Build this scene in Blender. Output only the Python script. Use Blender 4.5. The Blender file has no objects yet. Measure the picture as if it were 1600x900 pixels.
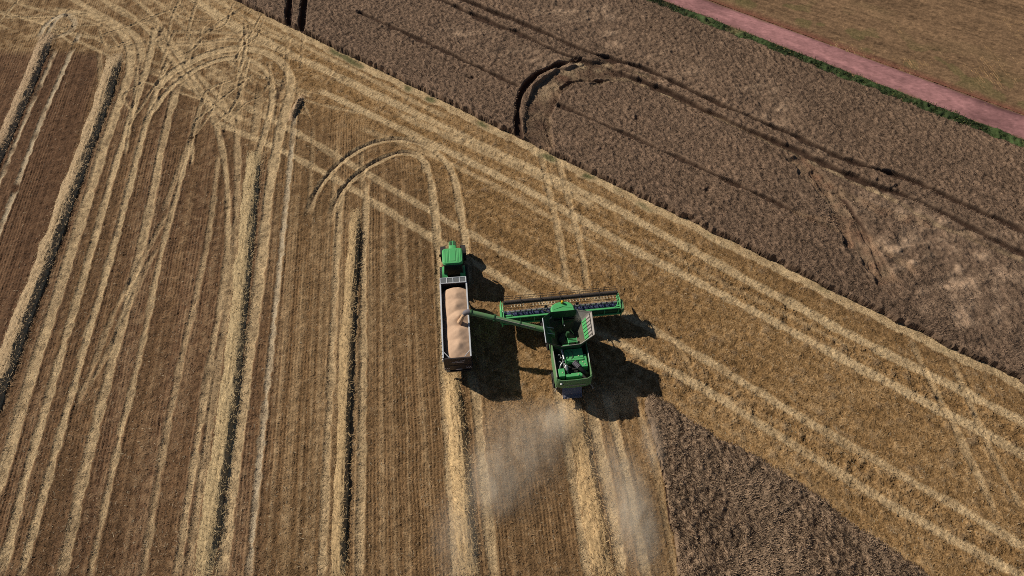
import bpy, math, random
import numpy as np
from mathutils import Vector, Matrix

# ------------------------------------------------------------------ camera, light, exposure
scene = bpy.context.scene
COL = scene.collection
F_PX, PITCH, CAM_H = 1080.0, math.radians(57.5), 56.0
SUN_EL = math.radians(33.8)
SUN_DIR = Vector((-0.863 * math.cos(SUN_EL), 0.505 * math.cos(SUN_EL), math.sin(SUN_EL)))   # towards the sun
SUN_STRENGTH, SKY_STRENGTH, EXPOSURE = 5.0, 0.05, -0.1

cam_d = bpy.data.cameras.new("drone_camera")
cam_d.sensor_width = 36.0
cam_d.lens = F_PX / 1600.0 * 36.0
cam_d.clip_start, cam_d.clip_end = 0.5, 8000.0
cam = bpy.data.objects.new("drone_camera", cam_d)
COL.objects.link(cam)
cam.location = (0, 0, CAM_H)
cam.rotation_euler = (math.pi / 2 - PITCH, 0, 0)
scene.camera = cam

world = bpy.data.worlds.new("World")
scene.world = world
world.use_nodes = True
wn = world.node_tree
bg = wn.nodes["Background"]
sky = wn.nodes.new("ShaderNodeTexSky")
sky.sky_type = 'NISHITA'
sky.sun_disc = False
sky.air_density = 0.7
sky.dust_density = 0.2
sky.sun_elevation = SUN_EL
sky.sun_rotation = math.atan2(SUN_DIR.x, SUN_DIR.y)
wn.links.new(sky.outputs[0], bg.inputs[0])
bg.inputs[1].default_value = SKY_STRENGTH

sun_d = bpy.data.lights.new("sun", 'SUN')
sun_d.energy = SUN_STRENGTH
sun_d.angle = math.radians(0.5)
sun_d.color = (1.0, 0.93, 0.83)
sun = bpy.data.objects.new("sun", sun_d)
COL.objects.link(sun)
sun.location = (-60, 40, 80)
sun.rotation_euler = SUN_DIR.to_track_quat('Z', 'Y').to_euler()

scene.view_settings.view_transform = 'Standard'
scene.view_settings.look = 'None'
scene.view_settings.exposure = EXPOSURE
scene.view_settings.gamma = 1.0
scene.view_settings.use_curve_mapping = False
scene.render.engine = 'CYCLES'
cy = scene.cycles
cy.max_bounces = 8
cy.diffuse_bounces = 3
cy.glossy_bounces = 2
cy.transmission_bounces = 3
cy.volume_bounces = 5
cy.volume_step_rate = 1.0
cy.use_denoising = False
cy.filter_width = 0.95

rng = np.random.default_rng(7)
random.seed(7)

# ------------------------------------------------------------------ helpers: photo survey -> ground plane
CP, SP = math.cos(PITCH), math.sin(PITCH)

def at(px, py, z=0.0):
    """ground position (metres) of a surveyed spot of the 1600x900 photo"""
    x = (px - 800.0) / F_PX
    y = (450.0 - py) / F_PX
    d = (x, CP + y * SP, -SP + y * CP)
    t = (z - CAM_H) / d[2]
    return np.array((d[0] * t, d[1] * t))

def to_pix(X, Y, Z=0.0):
    dp = Y * CP - (Z - CAM_H) * SP
    u = Y * SP + (Z - CAM_H) * CP
    return 800.0 + F_PX * X / dp, 450.0 - F_PX * u / dp

def px_per_m(x, y):
    return F_PX / (y * CP + CAM_H * SP)

def spline(pts, step=0.4):
    """Catmull-Rom through photo points, in ground metres"""
    P = [at(*p) for p in pts]
    P = [2 * P[0] - P[1]] + P + [2 * P[-1] - P[-2]]
    out = []
    for i in range(1, len(P) - 2):
        p0, p1, p2, p3 = P[i - 1], P[i], P[i + 1], P[i + 2]
        n = max(2, int(np.linalg.norm(p2 - p1) / step))
        for k in range(n):
            t = k / n
            out.append(0.5 * (2 * p1 + (p2 - p0) * t + (2 * p0 - 5 * p1 + 4 * p2 - p3) * t * t + (3 * p1 - p0 - 3 * p2 + p3) * t ** 3))
    out.append(P[-2])
    out = np.array(out)
    L = np.linalg.norm(np.diff(out, axis=0), axis=1).sum()
    raw = np.diff(np.array(P[1:-1]), axis=0); th = np.unwrap(np.arctan2(raw[:, 1], raw[:, 0]))
    straight = len(th) > 1 and np.abs(np.diff(th)).max() < math.radians(11)
    sg = ((5.0 if straight else 1.8) if L > 30 else (1.0 if L > 12 else 0.0)) / step       # iron out the survey's wobble
    k = min(int(3 * sg), len(out) - 2)
    if sg and k > 2:
        ker = np.exp(-0.5 * (np.arange(-k, k + 1) / sg) ** 2); ker /= ker.sum()
        ext = np.concatenate([2 * out[0] - out[k:0:-1], out, 2 * out[-1] - out[-2:-k - 2:-1]])
        out = np.stack([np.convolve(ext[:, c], ker, 'valid') for c in (0, 1)], -1)
    return out

def smooth(a, b, x):
    t = np.clip((x - a) / (b - a), 0, 1)
    return t * t * (3 - 2 * t)

# ------------------------------------------------------------------ helpers: scene objects
def tag(o, label=None, cat=None, group=None, kind=None):
    if label: o['label'] = label
    if cat: o['category'] = cat
    if group: o['group'] = group
    if kind: o['kind'] = kind
    return o

def empty(name, loc, rz=0.0, label=None, cat=None, group=None):
    o = bpy.data.objects.new(name, None)
    o.empty_display_size = 0.3
    o.location = loc
    o.rotation_euler = (0, 0, rz)
    COL.objects.link(o)
    return tag(o, label, cat, group)

def np_mesh(name, verts, quads, mat, colors=None, parent=None, smooth_shade=True):
    """one mesh object from numpy arrays"""
    me = bpy.data.meshes.new(name)
    nv, nq = len(verts), len(quads)
    k = quads.shape[1]
    me.vertices.add(nv)
    me.vertices.foreach_set("co", np.ascontiguousarray(verts, np.float32).ravel())
    me.loops.add(nq * k)
    me.loops.foreach_set("vertex_index", np.ascontiguousarray(quads, np.int32).ravel())
    me.polygons.add(nq)
    me.polygons.foreach_set("loop_start", np.arange(0, nq * k, k, dtype=np.int32))
    me.polygons.foreach_set("loop_total", np.full(nq, k, dtype=np.int32))
    me.polygons.foreach_set("use_smooth", np.full(nq, smooth_shade, dtype=bool))
    me.update(calc_edges=True)
    if colors is not None:
        a = me.color_attributes.new("albedo", 'FLOAT_COLOR', 'POINT')
        c = np.ones((nv, 4), np.float32)
        c[:, :3] = np.clip(colors, 0.0, 1.0)
        a.data.foreach_set("color", c.ravel())
    me.materials.append(mat)
    o = bpy.data.objects.new(name, me)
    COL.objects.link(o)
    if parent: o.parent = parent
    return o

class MB:
    """collects solids and links them as ONE mesh object"""
    def __init__(self): self.v, self.f = [], []
    def add(self, vs, fs):
        n = len(self.v)
        self.v += [tuple(p) for p in vs]
        self.f += [tuple(i + n for i in f) for f in fs]
        return self
    def box(self, c, s, rot=None, taper=(1, 1)):
        hx, hy, hz = s[0] / 2, s[1] / 2, s[2] / 2
        vs = []
        for z, tx, ty in ((-hz, 1, 1), (hz, taper[0], taper[1])):
            for x, y in ((-hx, -hy), (hx, -hy), (hx, hy), (-hx, hy)):
                p = Vector((x * tx, y * ty, z))
                if rot is not None: p = rot @ p
                vs.append(p + Vector(c))
        return self.add(vs, [(3, 2, 1, 0), (4, 5, 6, 7), (0, 1, 5, 4), (1, 2, 6, 5), (2, 3, 7, 6), (3, 0, 4, 7)])
    def span(self, x0, x1, y0, y1, z0, z1):
        return self.box(((x0 + x1) / 2, (y0 + y1) / 2, (z0 + z1) / 2), (x1 - x0, y1 - y0, z1 - z0))
    def cyl(self, a, b, r, r2=None, n=16, cap=True):
        return self.tube([a, b], [r, r if r2 is None else r2], n, cap)
    def tube(self, pts, r, n=10, cap=True):
        pts = [Vector(p) for p in pts]
        rs = r if isinstance(r, (list, tuple)) else [r] * len(pts)
        vs, fs = [], []
        prev = None
        for i, p in enumerate(pts):
            t = (pts[min(i + 1, len(pts) - 1)] - pts[max(i - 1, 0)]).normalized()
            if prev is None:
                u = t.orthogonal().normalized()
            else:
                u = (prev - t * prev.dot(t)).normalized()
            prev = u
            w = t.cross(u)
            for k in range(n):
                a = 2 * math.pi * k / n
                vs.append(p + (u * math.cos(a) + w * math.sin(a)) * rs[i])
        for i in range(len(pts) - 1):
            for k in range(n):
                k2 = (k + 1) % n
                fs.append((i * n + k, i * n + k2, (i + 1) * n + k2, (i + 1) * n + k))
        if cap:
            fs.append(tuple(range(n - 1, -1, -1)))
            fs.append(tuple(range((len(pts) - 1) * n, len(pts) * n)))
        return self.add(vs, fs)
    def prism(self, poly, z0, z1, scale=1.0, M=None):
        """polygon (x, y) raised from z0 to z1; scale shrinks the top about its centre"""
        cx = sum(p[0] for p in poly) / len(poly); cyy = sum(p[1] for p in poly) / len(poly)
        n = len(poly)
        vs = [Vector((x, y, z0)) for x, y in poly] + [Vector((cx + (x - cx) * scale, cyy + (y - cyy) * scale, z1)) for x, y in poly]
        if M is not None: vs = [M @ p for p in vs]
        fs = [tuple(range(n - 1, -1, -1)), tuple(range(n, 2 * n))]
        fs += [(i, (i + 1) % n, n + (i + 1) % n, n + i) for i in range(n)]
        return self.add(vs, fs)
    def side(self, poly, x0, x1):
        """polygon in (y, z) extruded along x"""
        n = len(poly)
        vs = [(x0, y, z) for y, z in poly] + [(x1, y, z) for y, z in poly]
        fs = [tuple(range(n - 1, -1, -1)), tuple(range(n, 2 * n))]
        fs += [(i, (i + 1) % n, n + (i + 1) % n, n + i) for i in range(n)]
        return self.add(vs, fs)
    def slab(self, quad, t):
        """flat panel through four points, thickness t along its normal"""
        q = [Vector(p) for p in quad]
        nrm = (q[1] - q[0]).cross(q[-1] - q[0]).normalized() * t
        n = len(q)
        vs = q + [p + nrm for p in q]
        fs = [tuple(range(n - 1, -1, -1)), tuple(range(n, 2 * n))]
        fs += [(i, (i + 1) % n, n + (i + 1) % n, n + i) for i in range(n)]
        return self.add(vs, fs)
    def loft(self, rings):
        n = len(rings[0])
        vs = [p for r in rings for p in r]
        fs = []
        for i in range(len(rings) - 1):
            for k in range(n):
                k2 = (k + 1) % n
                fs.append((i * n + k, i * n + k2, (i + 1) * n + k2, (i + 1) * n + k))
        fs.append(tuple(range(n - 1, -1, -1)))
        fs.append(tuple(range((len(rings) - 1) * n, len(rings) * n)))
        return self.add(vs, fs)
    def cut(self):
        if not hasattr(self, 'done'): self.done = []
        self.done.append((self.v, self.f)); self.v, self.f = [], []
        return self
    def build_each(self, name, mat, parent=None, bevel=0.0):
        if self.v: self.cut()
        for v, f in self.done:
            p = MB(); p.v, p.f = v, f
            p.build(name, mat, parent, bevel)
    def build(self, name, mat, parent=None, bevel=0.0, sharp=40):
        me = bpy.data.meshes.new(name)
        me.from_pydata(self.v, [], self.f)
        import bmesh
        bm = bmesh.new(); bm.from_mesh(me)
        bmesh.ops.recalc_face_normals(bm, faces=bm.faces)
        bm.to_mesh(me); bm.free()
        me.polygons.foreach_set("use_smooth", [True] * len(me.polygons))
        me.set_sharp_from_angle(angle=math.radians(sharp))
        me.materials.append(mat)
        o = bpy.data.objects.new(name, me)
        COL.objects.link(o)
        if parent: o.parent = parent
        if bevel:
            b = o.modifiers.new("bevel", 'BEVEL')
            b.width = bevel; b.segments = 2; b.limit_method = 'ANGLE'; b.angle_limit = math.radians(35)
            b.harden_normals = True
        return o

# ------------------------------------------------------------------ materials
def new_mat(name):
    m = bpy.data.materials.new(name)
    m.use_nodes = True
    return m, m.node_tree, m.node_tree.nodes["Principled BSDF"]

def field_mat(name, rough=0.9, scale=9.0, var=0.45, bump=0.6, dist=0.05, spec=0.1):
    """surface whose own colour comes from the mesh, broken up by fine noise, with fine bump"""
    m, t, p = new_mat(name)
    at_ = t.nodes.new("ShaderNodeAttribute"); at_.attribute_name = "albedo"
    tc = t.nodes.new("ShaderNodeTexCoord")
    n1 = t.nodes.new("ShaderNodeTexNoise"); n1.inputs["Scale"].default_value = scale
    n1.inputs["Detail"].default_value = 3.0; n1.inputs["Roughness"].default_value = 0.7
    t.links.new(tc.outputs["Object"], n1.inputs["Vector"])
    mr = t.nodes.new("ShaderNodeMapRange")
    mr.inputs["From Min"].default_value = 0.25; mr.inputs["From Max"].default_value = 0.75
    mr.inputs["To Min"].default_value = 1 - var; mr.inputs["To Max"].default_value = 1 + var
    t.links.new(n1.outputs["Fac"], mr.inputs["Value"])
    mx = t.nodes.new("ShaderNodeVectorMath"); mx.operation = 'SCALE'
    t.links.new(at_.outputs["Color"], mx.inputs[0]); t.links.new(mr.outputs[0], mx.inputs["Scale"])
    t.links.new(mx.outputs[0], p.inputs["Base Color"])
    p.inputs["Roughness"].default_value = rough
    p.inputs["Specular IOR Level"].default_value = spec
    if bump:
        b = t.nodes.new("ShaderNodeBump"); b.inputs["Strength"].default_value = bump; b.inputs["Distance"].default_value = dist
        t.links.new(n1.outputs["Fac"], b.inputs["Height"]); t.links.new(b.outputs[0], p.inputs["Normal"])
    return m

def paint(name, col, rough=0.4, dirt=0.25, dirt_col=(0.22, 0.17, 0.11), metal=0.0, spec=0.4, scale=2.5, coat=0.0):
    """painted or bare metal with field dust on it"""
    m, t, p = new_mat(name)
    tc = t.nodes.new("ShaderNodeTexCoord")
    n1 = t.nodes.new("ShaderNodeTexNoise"); n1.inputs["Scale"].default_value = scale
    n1.inputs["Detail"].default_value = 6.0; n1.inputs["Roughness"].default_value = 0.65
    t.links.new(tc.outputs["Object"], n1.inputs["Vector"])
    r = t.nodes.new("ShaderNodeMapRange")
    r.inputs["From Min"].default_value = 0.35; r.inputs["From Max"].default_value = 0.75
    r.inputs["To Min"].default_value = dirt * 0.15; r.inputs["To Max"].default_value = dirt
    t.links.new(n1.outputs["Fac"], r.inputs["Value"])
    mix = t.nodes.new("ShaderNodeMix"); mix.data_type = 'RGBA'
    mix.inputs["A"].default_value = (*col, 1); mix.inputs["B"].default_value = (*dirt_col, 1)
    t.links.new(r.outputs[0], mix.inputs["Factor"])
    t.links.new(mix.outputs["Result"], p.inputs["Base Color"])
    rr = t.nodes.new("ShaderNodeMapRange")
    rr.inputs["To Min"].default_value = rough; rr.inputs["To Max"].default_value = min(1, rough + 0.35)
    t.links.new(n1.outputs["Fac"], rr.inputs["Value"]); t.links.new(rr.outputs[0], p.inputs["Roughness"])
    p.inputs["Metallic"].default_value = metal
    p.inputs["Specular IOR Level"].default_value = spec
    p.inputs["Coat Weight"].default_value = coat
    return m

M = {}
M['field'] = field_mat("stubble_soil", 0.95, 14.0, 0.45, 0.7, 0.05, 0.05)
M['straw'] = field_mat("straw", 0.8, 14.0, 0.4, 0.7, 0.04, 0.15)
M['wheat'] = field_mat("ripe_wheat", 0.9, 10.0, 0.4, 0.7, 0.07, 0.08)
M['blade'] = field_mat("loose_stalks", 0.75, 20.0, 0.25, 0.0, 0, 0.15)
M['road'] = field_mat("red_gravel", 0.95, 5.0, 0.14, 0.3, 0.02, 0.1)
M['farfield'] = field_mat("dry_field", 0.95, 4.0, 0.4, 0.6, 0.06, 0.05)
M['grass'] = field_mat("verge_grass", 0.8, 12.0, 0.5, 0.7, 0.06, 0.2)
M['grain'] = field_mat("wheat_grain", 0.8, 30.0, 0.12, 0.25, 0.01, 0.2)
M['green'] = paint("green_paint", (0.080, 0.46, 0.14), 0.33, 0.2, coat=0.2)
M['green_dusty'] = paint("dusty_green_paint", (0.085, 0.27, 0.095), 0.55, 0.6)
M['green_dark'] = paint("dark_green_paint", (0.012, 0.085, 0.025), 0.5, 0.3, (0.12, 0.10, 0.07))
M['black'] = paint("black_plastic", (0.012, 0.012, 0.014), 0.5, 0.18)
M['rubber'] = paint("tyre_rubber", (0.018, 0.018, 0.02), 0.8, 0.35, (0.13, 0.10, 0.07))
M['yellow'] = paint("yellow_rim", (0.6, 0.42, 0.02), 0.45, 0.3)
M['glass'] = paint("tinted_glass", (0.008, 0.012, 0.012), 0.08, 0.1, spec=0.6)
M['steel'] = paint("bare_steel", (0.55, 0.55, 0.54), 0.3, 0.3, metal=0.8)
M['alu'] = paint("pale_aluminium", (0.62, 0.64, 0.66), 0.45, 0.25, metal=0.1)
M['panel'] = paint("pale_grey_sheet", (0.35, 0.32, 0.285), 0.5, 0.5, (0.40, 0.33, 0.25))
M['navy'] = paint("navy_black_paint", (0.018, 0.018, 0.026), 0.4, 0.2, (0.10, 0.08, 0.06))
M['tailgate'] = paint("maroon_black_paint", (0.03, 0.021, 0.022), 0.45, 0.2, (0.09, 0.07, 0.055))
M['mesh'] = paint("grey_wire_mesh", (0.16, 0.175, 0.18), 0.6, 0.2)
M['blue'] = paint("blue_grey_steel", (0.05, 0.065, 0.15), 0.45, 0.3, (0.10, 0.11, 0.12))
M['blue_plate'] = paint("faded_blue_sheet", (0.10, 0.11, 0.165), 0.6, 0.6, (0.3, 0.28, 0.28))
M['white'] = paint("white_plastic", (0.75, 0.74, 0.7), 0.45, 0.15)
M['cream'] = paint("cream_plastic", (0.66, 0.56, 0.38), 0.5, 0.2)
M['red'] = paint("red_lamp_plastic", (0.45, 0.02, 0.015), 0.3, 0.1)
M['amber'] = paint("amber_plastic", (0.8, 0.5, 0.02), 0.25, 0.05)
M['boot'] = paint("grey_rubber_boot", (0.14, 0.13, 0.15), 0.6, 0.4, (0.25, 0.2, 0.17))
M['rust'] = paint("worn_brown_steel", (0.035, 0.026, 0.024), 0.6, 0.25)
M['marking'] = paint("grey_lettering_paint", (0.62, 0.58, 0.60), 0.5, 0.2)
M['stain'] = paint("dusty_bin_steel", (0.07, 0.075, 0.05), 0.6, 0.7, (0.22, 0.17, 0.11), scale=1.2)

# ------------------------------------------------------------------ noise on the survey grid
G = 0.08
X0, X1, Y0, Y1 = -78.0, 78.0, 3.0, 95.0
xs = np.arange(X0, X1, G); ys = np.arange(Y0, Y1, G)
NX, NY = len(xs), len(ys)
XX, YY = np.meshgrid(xs, ys)
FX = np.fft.rfftfreq(NX, G)[None, :]; FY = np.fft.fftfreq(NY, G)[:, None]

def noise(lu, lv=None, ang=0.0):
    """unit-variance smooth noise, correlation lu along ang (degrees) and lv across"""
    lv = lu if lv is None else lv
    a = math.radians(ang)
    fu = FX * math.cos(a) + FY * math.sin(a); fv = -FX * math.sin(a) + FY * math.cos(a)
    w = np.fft.rfft2(rng.standard_normal((NY, NX)))
    n = np.fft.irfft2(w * np.exp(-2 * math.pi ** 2 * ((fu * lu) ** 2 + (fv * lv) ** 2)), s=(NY, NX))
    return (n / n.std()).astype(np.float32)

PX, PY = to_pix(XX, YY)
R1, R2 = 96.4, -33.6            # the two working directions of the field
n_big = noise(6.0); n_med = noise(1.6); n_s = noise(0.45); n_xs = noise(0.16); n_white = rng.standard_normal((NY, NX)).astype(np.float32)
n_row1 = noise(5.0, 0.10, R1); n_row1b = noise(9.0, 0.45, R1); n_row2 = noise(4.0, 0.11, R2 + 4); n_clump = noise(0.20, 0.12, R2); n_edge = noise(0.7)

def line_dist(a, b):
    """signed distance (metres) to the ground line through two photo points; positive = up-right side"""
    A, B = at(*a), at(*b)
    d = (B - A) / np.linalg.norm(B - A)
    return -(d[1] * (XX - A[0]) - d[0] * (YY - A[1]))

def poly_mask(pts):
    P = [at(*p) for p in pts]
    ins = np.zeros(XX.shape, bool)
    j = len(P) - 1
    for i in range(len(P)):
        (xi, yi), (xj, yj) = P[i], P[j]
        c = ((yi > YY) != (yj > YY)) & (XX < (xj - xi) * (YY - yi) / (yj - yi + 1e-12) + xi)
        ins ^= c
        j = i
    return ins

def blur(a, l):
    w = np.fft.rfft2(a.astype(np.float64))
    return np.fft.irfft2(w * np.exp(-2 * math.pi ** 2 * ((FX * l) ** 2 + (FY * l) ** 2)), s=(NY, NX))

def track_field(pts, reach):
    """(window slices, distance, signed side, along) around a surveyed line"""
    S = spline(pts)
    lo, hi = S.min(0) - reach, S.max(0) + reach
    i0, i1 = max(0, int((lo[0] - X0) / G)), min(NX, int((hi[0] - X0) / G) + 2)
    j0, j1 = max(0, int((lo[1] - Y0) / G)), min(NY, int((hi[1] - Y0) / G) + 2)
    if i1 <= i0 or j1 <= j0: return None
    D = np.full((j1 - j0, i1 - i0), 1e9); SG = np.zeros_like(D); AL = np.zeros_like(D)
    acc = 0.0
    for k in range(len(S) - 1):
        a, b = S[k], S[k + 1]
        L = np.linalg.norm(b - a)
        if L < 1e-6: continue
        l2, h2 = np.minimum(a, b) - reach, np.maximum(a, b) + reach
        u0, u1 = max(i0, int((l2[0] - X0) / G)), min(i1, int((h2[0] - X0) / G) + 2)
        v0, v1 = max(j0, int((l2[1] - Y0) / G)), min(j1, int((h2[1] - Y0) / G) + 2)
        if u1 > u0 and v1 > v0:
            x = XX[v0:v1, u0:u1] - a[0]; y = YY[v0:v1, u0:u1] - a[1]
            d = (b - a) / L
            t = np.clip(x * d[0] + y * d[1], 0, L)
            dx, dy = x - t * d[0], y - t * d[1]
            dist = np.hypot(dx, dy)
            sg = d[0] * y - d[1] * x
            w = (slice(v0 - j0, v1 - j0), slice(u0 - i0, u1 - i0))
            m = dist < D[w]
            D[w][m] = dist[m]; SG[w][m] = sg[m]; AL[w][m] = (acc + t)[m]
        acc += L
    return (slice(j0, j1), slice(i0, i1)), D, SG, AL, acc

# ------------------------------------------------------------------ zones
d_wheat = line_dist((365, 0), (1600, 600)) + (0.03 + 0.05 * smooth(0, 30, XX)) * n_edge + 0.02 * n_s + 0.05 * n_xs + 0.02 * n_white           # >0 inside the upper wheat
d_verge = line_dist((1003, 4), (1598, 238))
d_road0 = line_dist((1033, 0), (1600, 220))
d_road1 = line_dist((1103, 0), (1600, 181))
upper_in = np.minimum(d_wheat, -(d_verge + 0.15 * n_s))
low_poly = poly_mask([(1003, 618), (1030, 622), (1070, 655), (1130, 690), (1190, 725), (1255, 765), (1330, 822), (1400, 868), (1480, 925), (1560, 1010), (1078, 1010), (1060, 900), (1040, 780), (1022, 690)])
low_s = blur(low_poly, 0.30) - 0.5 + 0.09 * n_edge + 0.07 * n_s + 0.05 * n_xs

def zone(pts, soft):
    return np.clip(blur(poly_mask(pts), soft), 0, 1).astype(np.float32)

z_right = zone([(470, 150), (640, 235), (740, 380), (770, 640), (1000, 640), (1060, 1000), (1900, 1000), (1900, 760), (365, 0), (300, 0)], 2.0)
z_red = zone([(-200, 80), (165, 82), (100, 300), (0, 600), (-200, 900)], 0.4)
z_top = zone([(-300, -40), (360, -40), (520, 90), (480, 150), (440, 200), (330, 150), (200, 85), (-300, 72)], 0.8)
z_top2 = zone([(190, 60), (300, 40), (480, 90), (470, 200), (420, 260), (330, 180), (230, 150)], 1.0)
z_dark = zone([(205, 85), (330, 170), (420, 260), (440, 480), (400, 1000), (-60, 1000), (-60, 640), (120, 250)], 1.0)
z_rough = zone([(935, 545), (1010, 590), (1250, 720), (1480, 860), (1640, 960), (1700, 900), (1500, 800), (1300, 680), (1050, 545)], 0.4)
z_rough2 = zone([(1000, 380), (1250, 530), (1640, 760), (1700, 720), (1500, 610), (1250, 480), (1060, 380)], 0.4)
z_mid = zone([(430, 300), (700, 380), (690, 600), (720, 1000), (380, 1000)], 0.8)

# ------------------------------------------------------------------ wheel tracks, surveyed line by line: (points, width px, strength, kind)
T = []
def tr(pts, w, s=1.0, kind='straw'): T.append((pts, w, s, kind))
tr([(88, 77), (60, 140), (20, 233), (3, 277), (-40, 380)], 6, .75, 'white')
tr([(125, 50), (100, 110), (63, 187), (30, 280), (7, 345), (-20, 410)], 7, .9, 'white')
tr([(80, 15), (150, 25), (195, 55), (206, 100), (190, 150), (165, 220), (146, 285), (121, 362), (96, 443), (71, 522), (46, 593), (20, 690), (-10, 780)], 15, .85)
tr([(243, 40), (241, 75), (225, 120), (207, 177), (178, 262), (153, 358), (128, 443), (103, 525), (82, 600), (58, 680), (36, 758), (18, 829), (2, 900)], 11, .95)
tr([(262, 95), (250, 125), (230, 182), (210, 262), (185, 362), (160, 447), (139, 518), (117, 596), (96, 672), (71, 758), (50, 836), (30, 910)], 10, .95)
tr([(276, 138), (253, 217), (243, 285), (228, 362), (210, 433), (192, 500), (169, 593), (149, 660), (132, 740), (114, 822), (94, 905)], 14, .8)
tr([(300, 215), (284, 285), (263, 344), (249, 390), (242, 451), (228, 522), (209, 593), (191, 664), (174, 740), (156, 822), (138, 910)], 8, .85)
tr([(263, 330), (215, 420), (178, 490), (150, 560), (118, 640)], 8, .45)
tr([(249, 385), (222, 430), (190, 510), (163, 562), (135, 610)], 8, .45)
tr([(318, 170), (290, 240), (255, 330)], 8, .5)
tr([(342, 240), (335, 300), (331, 350), (316, 422), (299, 500), (282, 555), (263, 658), (249, 733), (235, 807), (222, 905)], 9, .6)
tr([(247, 40), (262, 65), (290, 104), (322, 150), (342, 190), (351, 240), (355, 285), (360, 345), (361, 387), (354, 433), (340, 500), (323, 590), (309, 687), (297, 768), (284, 836), (275, 905)], 9, .8)
tr([(370, 200), (372, 260), (372, 320), (366, 400), (357, 470), (345, 540), (330, 640), (316, 740), (303, 830), (293, 905)], 11, .6)
tr([(230, 187), (253, 150), (277, 127), (300, 110), (327, 97), (360, 88), (390, 91), (412, 104), (425, 125), (427, 155), (415, 205), (401, 247), (393, 293)], 9, .95)
tr([(240, 145), (255, 122), (273, 108), (295, 96), (327, 83), (367, 74), (402, 77), (432, 88), (451, 108), (457, 132), (450, 160), (438, 200), (430, 250), (421, 290), (413, 370), (405, 440), (396, 510), (384, 590), (372, 680), (361, 770), (354, 840), (346, 905)], 14, .95)
tr([(462, 165), (457, 225), (451, 280), (444, 351), (434, 440), (427, 511), (418, 600), (408, 700), (398, 779), (388, 905)], 8, .9, 'white')
tr([(533, 300), (530, 340), (526, 400), (522, 480), (518, 570), (513, 660), (508, 787), (501, 910)], 10, .9, 'chev')
tr([(573, 285), (570, 340), (568, 400), (567, 560), (566, 711), (561, 910)], 10, .9, 'chev')
tr([(684, 400), (687, 480), (692, 560), (697, 690), (705, 800), (711, 910)], 11, .95, 'chev')
tr([(736, 580), (745, 630), (752, 711), (762, 810), (772, 910)], 14, .9, 'chev')
tr([(868, 590), (878, 640), (892, 730), (903, 805), (922, 910)], 13, .9, 'chev')
tr([(922, 620), (930, 670), (945, 741), (960, 817), (973, 910)], 16, .75)
tr([(945, 610), (960, 666), (979, 741), (994, 817), (1011, 910)], 13, .9, 'chev')
tr([(985, 600), (1001, 654), (1020, 711), (1035, 787), (1056, 910)], 9, .45)
# arcs of the tractor turning
tr([(481, 333), (490, 303), (517, 267), (550, 237), (583, 222), (617, 214), (645, 219), (672, 230), (695, 244), (709, 270), (719, 327), (728, 385), (735, 450)], 10, .95, 'rut')
tr([(516, 340), (530, 303), (557, 273), (593, 250), (627, 237), (651, 240), (667, 260), (676, 300), (683, 373), (687, 420)], 10, .95, 'rut')
# diagonals
tr([(380, 165), (457, 203), (513, 233), (573, 273), (667, 327), (733, 367), (800, 400), (880, 442), (950, 478), (1019, 511), (1133, 578), (1222, 639), (1350, 706), (1456, 772), (1567, 833), (1660, 890)], 12, .9, 'chev')
tr([(330, 190), (395, 212), (460, 245), (513, 270), (577, 313), (667, 367), (780, 432), (860, 480), (950, 528), (1083, 594), (1211, 678), (1361, 772), (1456, 828), (1589, 894), (1640, 925)], 13, .95, 'chev')
tr([(496, 139), (592, 185), (678, 227), (770, 270), (859, 313), (930, 357), (1011, 403), (1133, 461), (1244, 522), (1378, 594), (1489, 650), (1600, 713), (1680, 755)], 14, 1.0, 'chev')
tr([(250, -40), (330, 18), (400, 57), (450, 82), (521, 117), (592, 149), (678, 192), (770, 235), (859, 277), (948, 316), (1030, 363), (1106, 406), (1233, 472), (1333, 528), (1444, 583), (1539, 628), (1640, 680)], 14, 1.0, 'chev')
tr([(620, 178), (700, 212), (790, 252), (870, 290), (930, 325)], 12, .75)
tr([(560, 200), (640, 225), (720, 262), (800, 305), (880, 350), (960, 400)], 9, .5)
tr([(293, -5), (347, 38), (393, 63), (467, 90), (530, 123), (600, 160)], 10, .85, 'chev')
tr([(330, -5), (383, 30), (450, 60), (530, 98), (620, 145), (700, 185)], 9, .7)
tr([(1000, 372), (1110, 432), (1230, 492), (1330, 545)], 8, .35)
# faint crossings
tr([(845, 240), (858, 300), (872, 360), (886, 445)], 9, .6)
tr([(872, 245), (885, 300), (902, 360), (918, 450)], 9, .6)
tr([(1422, 528), (1455, 600), (1482, 650), (1508, 700), (1540, 770), (1560, 810)], 10, .5)
tr([(1485, 560), (1520, 640), (1556, 722), (1600, 800)], 10, .5)
tr([(1040, 520), (1070, 560), (1085, 600)], 7, .3)
tr([(527, 225), (522, 290), (519, 350)], 7, .4)
tr([(565, 235), (567, 300)], 7, .45)
tr([(490, 200), (487, 260), (483, 320)], 6, .35)
tr([(452, 45), (447, 110), (440, 160)], 7, .35)
tr([(475, 55), (470, 110)], 7, .35)
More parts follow.
